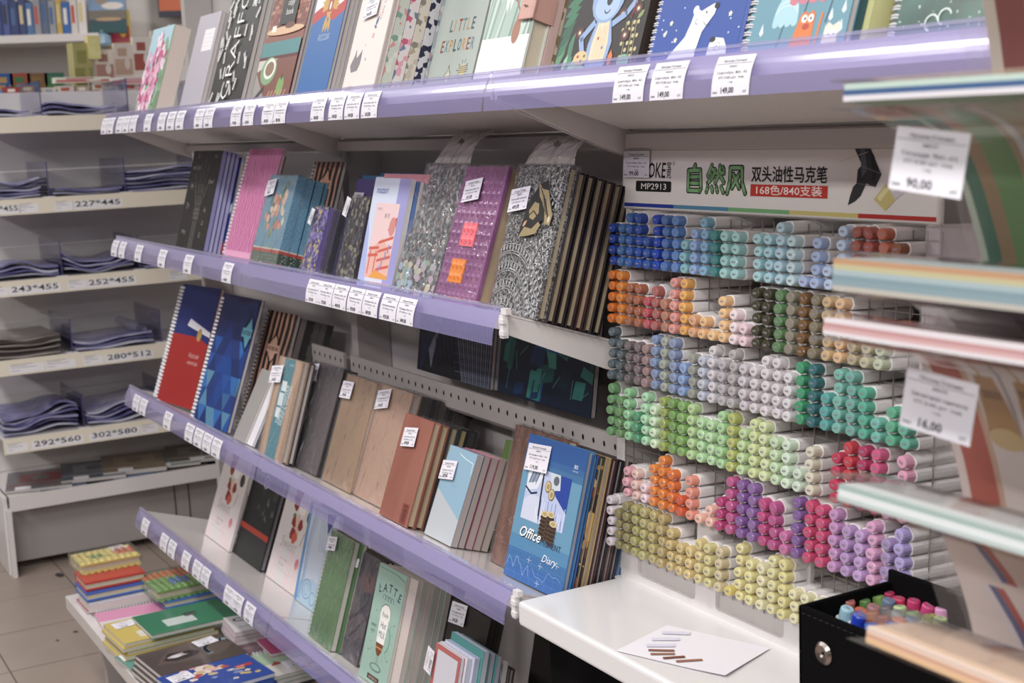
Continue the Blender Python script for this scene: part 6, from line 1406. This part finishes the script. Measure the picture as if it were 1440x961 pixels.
a = Art(); r = random.Random(40); a.rect(0, 0, 300, 210, '#c3a88a')
for u0, u1, c in ((0, 6, '#b9c6b4'), (6, 18, '#2f7058'), (18, 30, '#a5855c'), (30, 54, '#6f9a56'), (54, 60, '#b99a74'), (60, 67, '#e0d8d2')): a.rect(u0, 0, u1, 210, c)
a.rect(0, 186, 300, 210, '#8fa38a'); a.rect(30, 180, 300, 190, '#a8825c')
for k in range(40): a.blob(r.uniform(84, 296), r.uniform(10, 176), 14, 8, r.choice(['#c9b094', '#bda082', '#ceb699']), r)
a.text('ГРАМОТА', 96, 158, 10, '#7d6a50', w_=120); a.line([(90, 140), (280, 140)], 3, '#9a7d5c')
pack('green and tan bordered diploma pack at eye level, label hanging from it', .925, -.018, a, '#c9b8a4', (14, 178, 6, '90,00', (-.02, -.048)), edges=('#d8d4d8', '#3c5a86', '#b9ccc0'))
a = Art(); a.rect(0, 0, 300, 210, '#8f8a86'); a.ell(150, 180, 70, 26, '#8f3a22'); a.ell(160, 182, 44, 14, '#6a4424'); a.rect(0, 0, 60, 210, '#b0a8a8'); a.rect(60, 150, 100, 210, '#6a6266')
pack('mottled teal edged diploma pack lying above the golden bell pack', .912, -.140, a, '#9aa4a4', None, edges=('#b5b0a6', '#8399a0', '#7d949c', '#9fb0b4', '#b9b28c', '#b88e6c'), Hh=.10, th=.021, ytop=-.248)
a = Art(); a.rect(0, 0, 300, 210, '#e6dad5'); a.rect(0, 0, 8, 210, '#e4d6d2'); a.rect(8, 0, 34, 210, '#b84a34'); a.rect(34, 0, 39, 210, '#d2ab8e'); a.rect(66, 0, 69, 210, '#a9a0a0')
for u, v, s in ((54, 92, 1), (86, 96, .9), (112, 70, 1)):
    a.line([(u-6, v+70), (u-2, v+30)], 3, '#c9a05c'); a.poly([(u-9*s, v+40*s), (u+7*s, v+40*s), (u+14*s, v), (u-15*s, v)], '#b98a4c'); a.ell(u, v, 15*s, 6*s, '#d8bc84'); a.rect(u-8, v+24, u+8, v+30, '#8a5a30')
a.ell(120, 176, 60, 14, '#a33f24'); a.ell(130, 178, 36, 8, '#7d4a2a')
pack('red and white diploma pack with golden bells, label hanging from it', .905, -.170, a, '#d9c8c6', (34, 170, 5, '16,00', (-.02, -.05)), edges=('#d8d2d6', '#c9a4a4', '#b98c8c', '#d9d2d6'))
a = Art(); a.rect(0, 0, 300, 210, '#e2d6d2'); a.rect(0, 190, 300, 210, '#9a6a4c'); a.rect(60, 188, 90, 200, '#2c3a7c')
for k in range(3):
    u, v = 26+k*9, 140-k*44
    for j, c in enumerate(('#dcd8dc', '#4a568c', '#b8483a')): a.poly([(u-14+j*7, v), (u-7+j*7, v), (u+16+j*7, v-40), (u+9+j*7, v-40)], c)
a.rect(74, 0, 77, 186, '#b4aca8')
pack('pale diploma pack with a tricolour ribbon', .918, -.281, a, '#c6cbca', None, edges=('#b9c4c2', '#d8dadb', '#9fb0ac'))
a = Art(); a.rect(0, 0, 300, 210, '#c9a37c'); a.rect(8, 0, 300, 202, '#8a8a9c'); a.rect(18, 0, 300, 192, '#d2bda0')
for k in range(14): a.blob(r.uniform(40, 280), r.uniform(120, 180), 16, 8, '#c2a888', r)
pack('parchment diploma pack with a blue-grey frame, lowest in the rack', .944, -.373, a, '#d3b9a0', None, edges=('#d9b48c', '#c9a088', '#d8c2b4'))
a = Art(); a.rect(0, 0, 300, 210, '#c9a06a'); a.rect(0, 0, 10, 210, '#c9c0b4'); a.rect(10, 0, 34, 210, '#7d2a24'); a.rect(34, 0, 46, 210, '#b8794c'); a.rect(46, 0, 76, 210, '#c9b8b0'); a.rect(76, 0, 84, 210, '#d8ccc0')
for k in range(24): a.blob(r.uniform(90, 290), r.uniform(10, 200), 14, 10, r.choice(['#a8683c', '#d8b078', '#e0c090', '#b98048']), r)
pack('dark red and gold bordered diploma pack, highest in the rack', .925, .175, a, '#c9a882', None, edges=('#d8d0c8', '#8a3a30'), Hh=.26)

# ------------------------------------------------------------------ next display beyond the bag shelves
nd = thing('far_display', 'low white shop display beyond the bag shelves', 'shelving', (-3.95, .5, FZ))
MB().box(-.30, -.9, 0, .30, 1.4, 1.56).build('display_body', M('#f0ecea', .5, name='display_white'), nd)
MB().box(.28, -.9, 1.45, .32, 1.4, 1.575).build('front_ledge', M('#f0ecea', .4, name='ledge_white'), nd)
g = random.Random(50)
def goods(name, label, cat, x, y, z, dx, dy, dz, c, c2, grp, rz=0):
    t = thing(name, label, cat, (x, y, z), (0, 0, R(rz)), grp)
    MB().box(-dx/2, -dy/2, 0, dx/2, dy/2, dz).build('box_body', M(c, .4, coat=.2, name='box_card'), t)
    a = Art(); a.rect(-dy*480, dz*120, dy*480, dz*560, c2); a.rect(-dy*300, dz*640, dy*200, dz*860, c2); a.ell(dy*200, dz*420, dy*150, dz*160, c)
    a.build('box_print', t, lambda u, v, k: (dx/2+.0005+k*EPS, u/1000, v/1000), PRINTG)
    return t
GZ = .135
lst = [(-.10, .06, .05, '#3c6aa8', '#a8432c'), (-.03, .06, .055, '#8a5a3a', '#d8c8a8'), (.03, .05, .04, '#4f86b4', '#e0d8d0'), (.09, .05, .05, '#9a3a34', '#dcd2c8'), (.15, .06, .06, '#5a7d9c', '#b8a284'), (.22, .05, .045, '#c8bdb4', '#8d9aa8'), (.28, .06, .05, '#d0c4ba', '#b0524a'), (.34, .05, .05, '#b8a08c', '#e4dcd4'), (.40, .05, .06, '#d8d2cc', '#a86a4a'), (.46, .05, .05, '#c4beb8', '#7d8a9a'), (.52, .06, .055, '#d6c8c4', '#b84a50'), (.59, .06, .055, '#cfc4c0', '#c26a78')]
gn = ['blue', 'brown', 'light blue', 'dark red', 'grey-blue', 'stone', 'beige and red', 'tan', 'white and brown', 'light grey', 'rose grey', 'white and pink']
for (y, dy, dz, c, c2), nm in zip(lst, gn): goods('goods_box', 'small %s box in the front row of the far display' % nm, 'box', -3.72, y+.02, GZ, .06, dy, dz, c, c2, 'small boxes in front on the far display')
for i in range(8):
    c = ['#2c5a9c', '#31609c', '#27508c', '#386aa4', '#2c5a9c', '#a44a3a', '#7a5a44', '#3a6a5c'][i]
    goods('goods_box', '%s coloured picture box in the rear row of the far display' % ORD[i], 'box', -3.86, -.14+i*.062, GZ+.01, .05, .072, .095, c, g.choice(['#8a6a3a', '#a8402c', '#4a7a4a', '#b8905a']), 'picture boxes in the rear of the far display')
goods('goods_box', 'tall olive box standing on the far display', 'box', -3.80, .385, GZ, .06, .07, .21, '#a8a068', '#8d8a50', None, 8)
goods('goods_box', 'slim pale yellow box beside the tall olive box', 'box', -3.78, .432, GZ+.15, .05, .045, .085, '#dcd08a', '#e0d89a', None, 0)
for i in range(5):
    goods('goods_pack', '%s white and red sachet pack leaning on the far display' % ORD[i], 'pack', -3.79+.012*i, .47+i*.07, GZ+.06+.014*i, .02, .068, .125+.008*i, ['#ded2c8', '#d8ccc2', '#e4dad2', '#dcd0c8', '#e0d6ce'][i], ['#b08078', '#c0a08c', '#a85a50', '#c0a494', '#b05a52'][i], 'sachet packs on the far display')
goods('goods_box', 'long flat pale green box lying at the front of the far display', 'box', -3.70, .36, GZ+.06, .05, .20, .02, '#d8dccc', '#c26a6a', None)
goods('goods_box', 'long flat white box lying near the pink blossom book', 'box', -3.69, .58, GZ+.05, .05, .24, .025, '#e2dcda', '#cf8a94', None)

# shelf with books on the far wall, turned a little
KF = 1.25
fw = thing('wall_bookshelf', 'white wall shelf far behind, carrying a row of books', 'shelf', CP+(Vector((-4.31, .02, .375))-CP)*KF, (0, 0, R(-22))); fw.scale = (KF, KF, KF)
MB().box(-.26, -.6, 0, .02, .56, .03).build('shelf_board', M('#d0c8c4', .45, name='far_white'), fw)
MB().box(-.30, -1.0, -.6, -.27, 2.4, .9).build('rear_panel', M('#c6beba', .6, name='far_panel'), fw)
MB().box(-.29, -1.0, -.35, -.20, 2.4, -.33).build('lower_board', M('#d0c8c4', .45, name='far_white'), fw)
bk = [('#c66a62', .022), ('#6d6660', .02), ('#6d665f', .018), ('#3f5596', .024), ('#8d8a5a', .02), ('#d6ccc8', .022), ('#a83a34', .02), ('#c9b9b0', .02), ('#b8463c', .018), ('#4a5a86', .02), ('#c04a40', .02), ('#d8cfc8', .022), ('#b83f38', .018), ('#39302c', .018), ('#33427c', .024), ('#8a3f52', .018), ('#2f3f7a', .024), ('#44548c', .02), ('#2c3a6c', .024), ('#35406c', .02), ('#4a6a9a', .02), ('#8a8a90', .02), ('#59647c', .02), ('#8d9096', .02), ('#b89a54', .016), ('#2f5fa4', .022), ('#c9c0ba', .02), ('#d4ccc8', .024)]
y = -.30
for i, (c, t_) in enumerate(bk):
    hh = .125+.025*((i*7) % 5)/4
    L_ = Matrix.Translation(fw.location) @ Matrix.Rotation(R(-22), 4, 'Z') @ Matrix.Scale(KF, 4)
    p = L_ @ Vector((-.06, y, .0305))
    t = thing('book', '%s book from the left on the far wall shelf' % (ORD[i] if i < 28 else 'last'), 'book', p, (0, 0, R(-22)), 'books on the far wall shelf'); t.scale = (KF, KF, KF)
    MB().box(-.09, 0, 0, .06, t_*1.28, hh).build('cover', M(c, .5, name='far_book'), t)
    MB().box(.0601, t_*.2, hh*.3, .0606, t_*.8, hh*.8).build('spine_label', M(g.choice(['#d8d0c8', '#b84a3c', '#44608c', '#c9b888', '#2c2a30']), .5, name='spine_label'), t)
    y += t_*1.28+.003
p = L_ @ Vector((0.0, y+.005, .0305))
t = thing('book', 'landscape photo book facing out on the far wall shelf', 'book', p, (0, R(-12), R(-22))); t.scale = (KF, KF, KF)
MB().box(-.02, 0, 0, .0, .145, .145).build('cover', M('#2c3a44', .4, name='photo_cover'), t)
a = Art(); a.rect(0, 0, 170, 160, '#2f4450'); a.rect(0, 60, 170, 100, '#6a6258'); a.rect(0, 100, 170, 160, '#6f86a4'); a.ell(110, 120, 50, 16, '#c9c0b8'); a.ell(60, 140, 30, 12, '#8a7a6c'); a.rect(0, 0, 170, 40, '#24484c'); a.ell(90, 60, 60, 8, '#a88a64'); scaled(a, 145/170, 145/160)
a.build('cover_print', t, lambda u, v, k: (.0004+k*EPS, u/1000, v/1000))
p = L_ @ Vector((-.15, .62, -.02)); goods('goods_box', 'yellow and red picture box at the right end of the far wall shelf', 'box', p.x, p.y, p.z, .05, .09, .15, '#c9b04a', '#a83a4a', None, -22).scale = (KF, KF, KF)
p = L_ @ Vector((-.2, .90, .10)); goods('goods_box', 'dark picture box with orange dots hanging far behind', 'box', p.x, p.y, p.z, .04, .24, .20, '#2c2a3a', '#b85a34', None, -22).scale = (KF, KF, KF)
p = L_ @ Vector((-.02, .57, -.02)); bl = thing('blue_jar', 'small blue jar at the end of the far wall shelf', 'jar', p); bl.scale = (KF, KF, KF)
b = MB(); lathe(b, [[(r_*math.cos(k*.5236), r_*math.sin(k*.5236), z_) for k in range(12)] for z_, r_ in ((0, .03), (.01, .034), (.04, .033), (.05, .02), (.06, .02))]); b.build('jar_body', M('#7d98ac', .25, coat=.4, name='jar_glass'), bl, smooth=True)
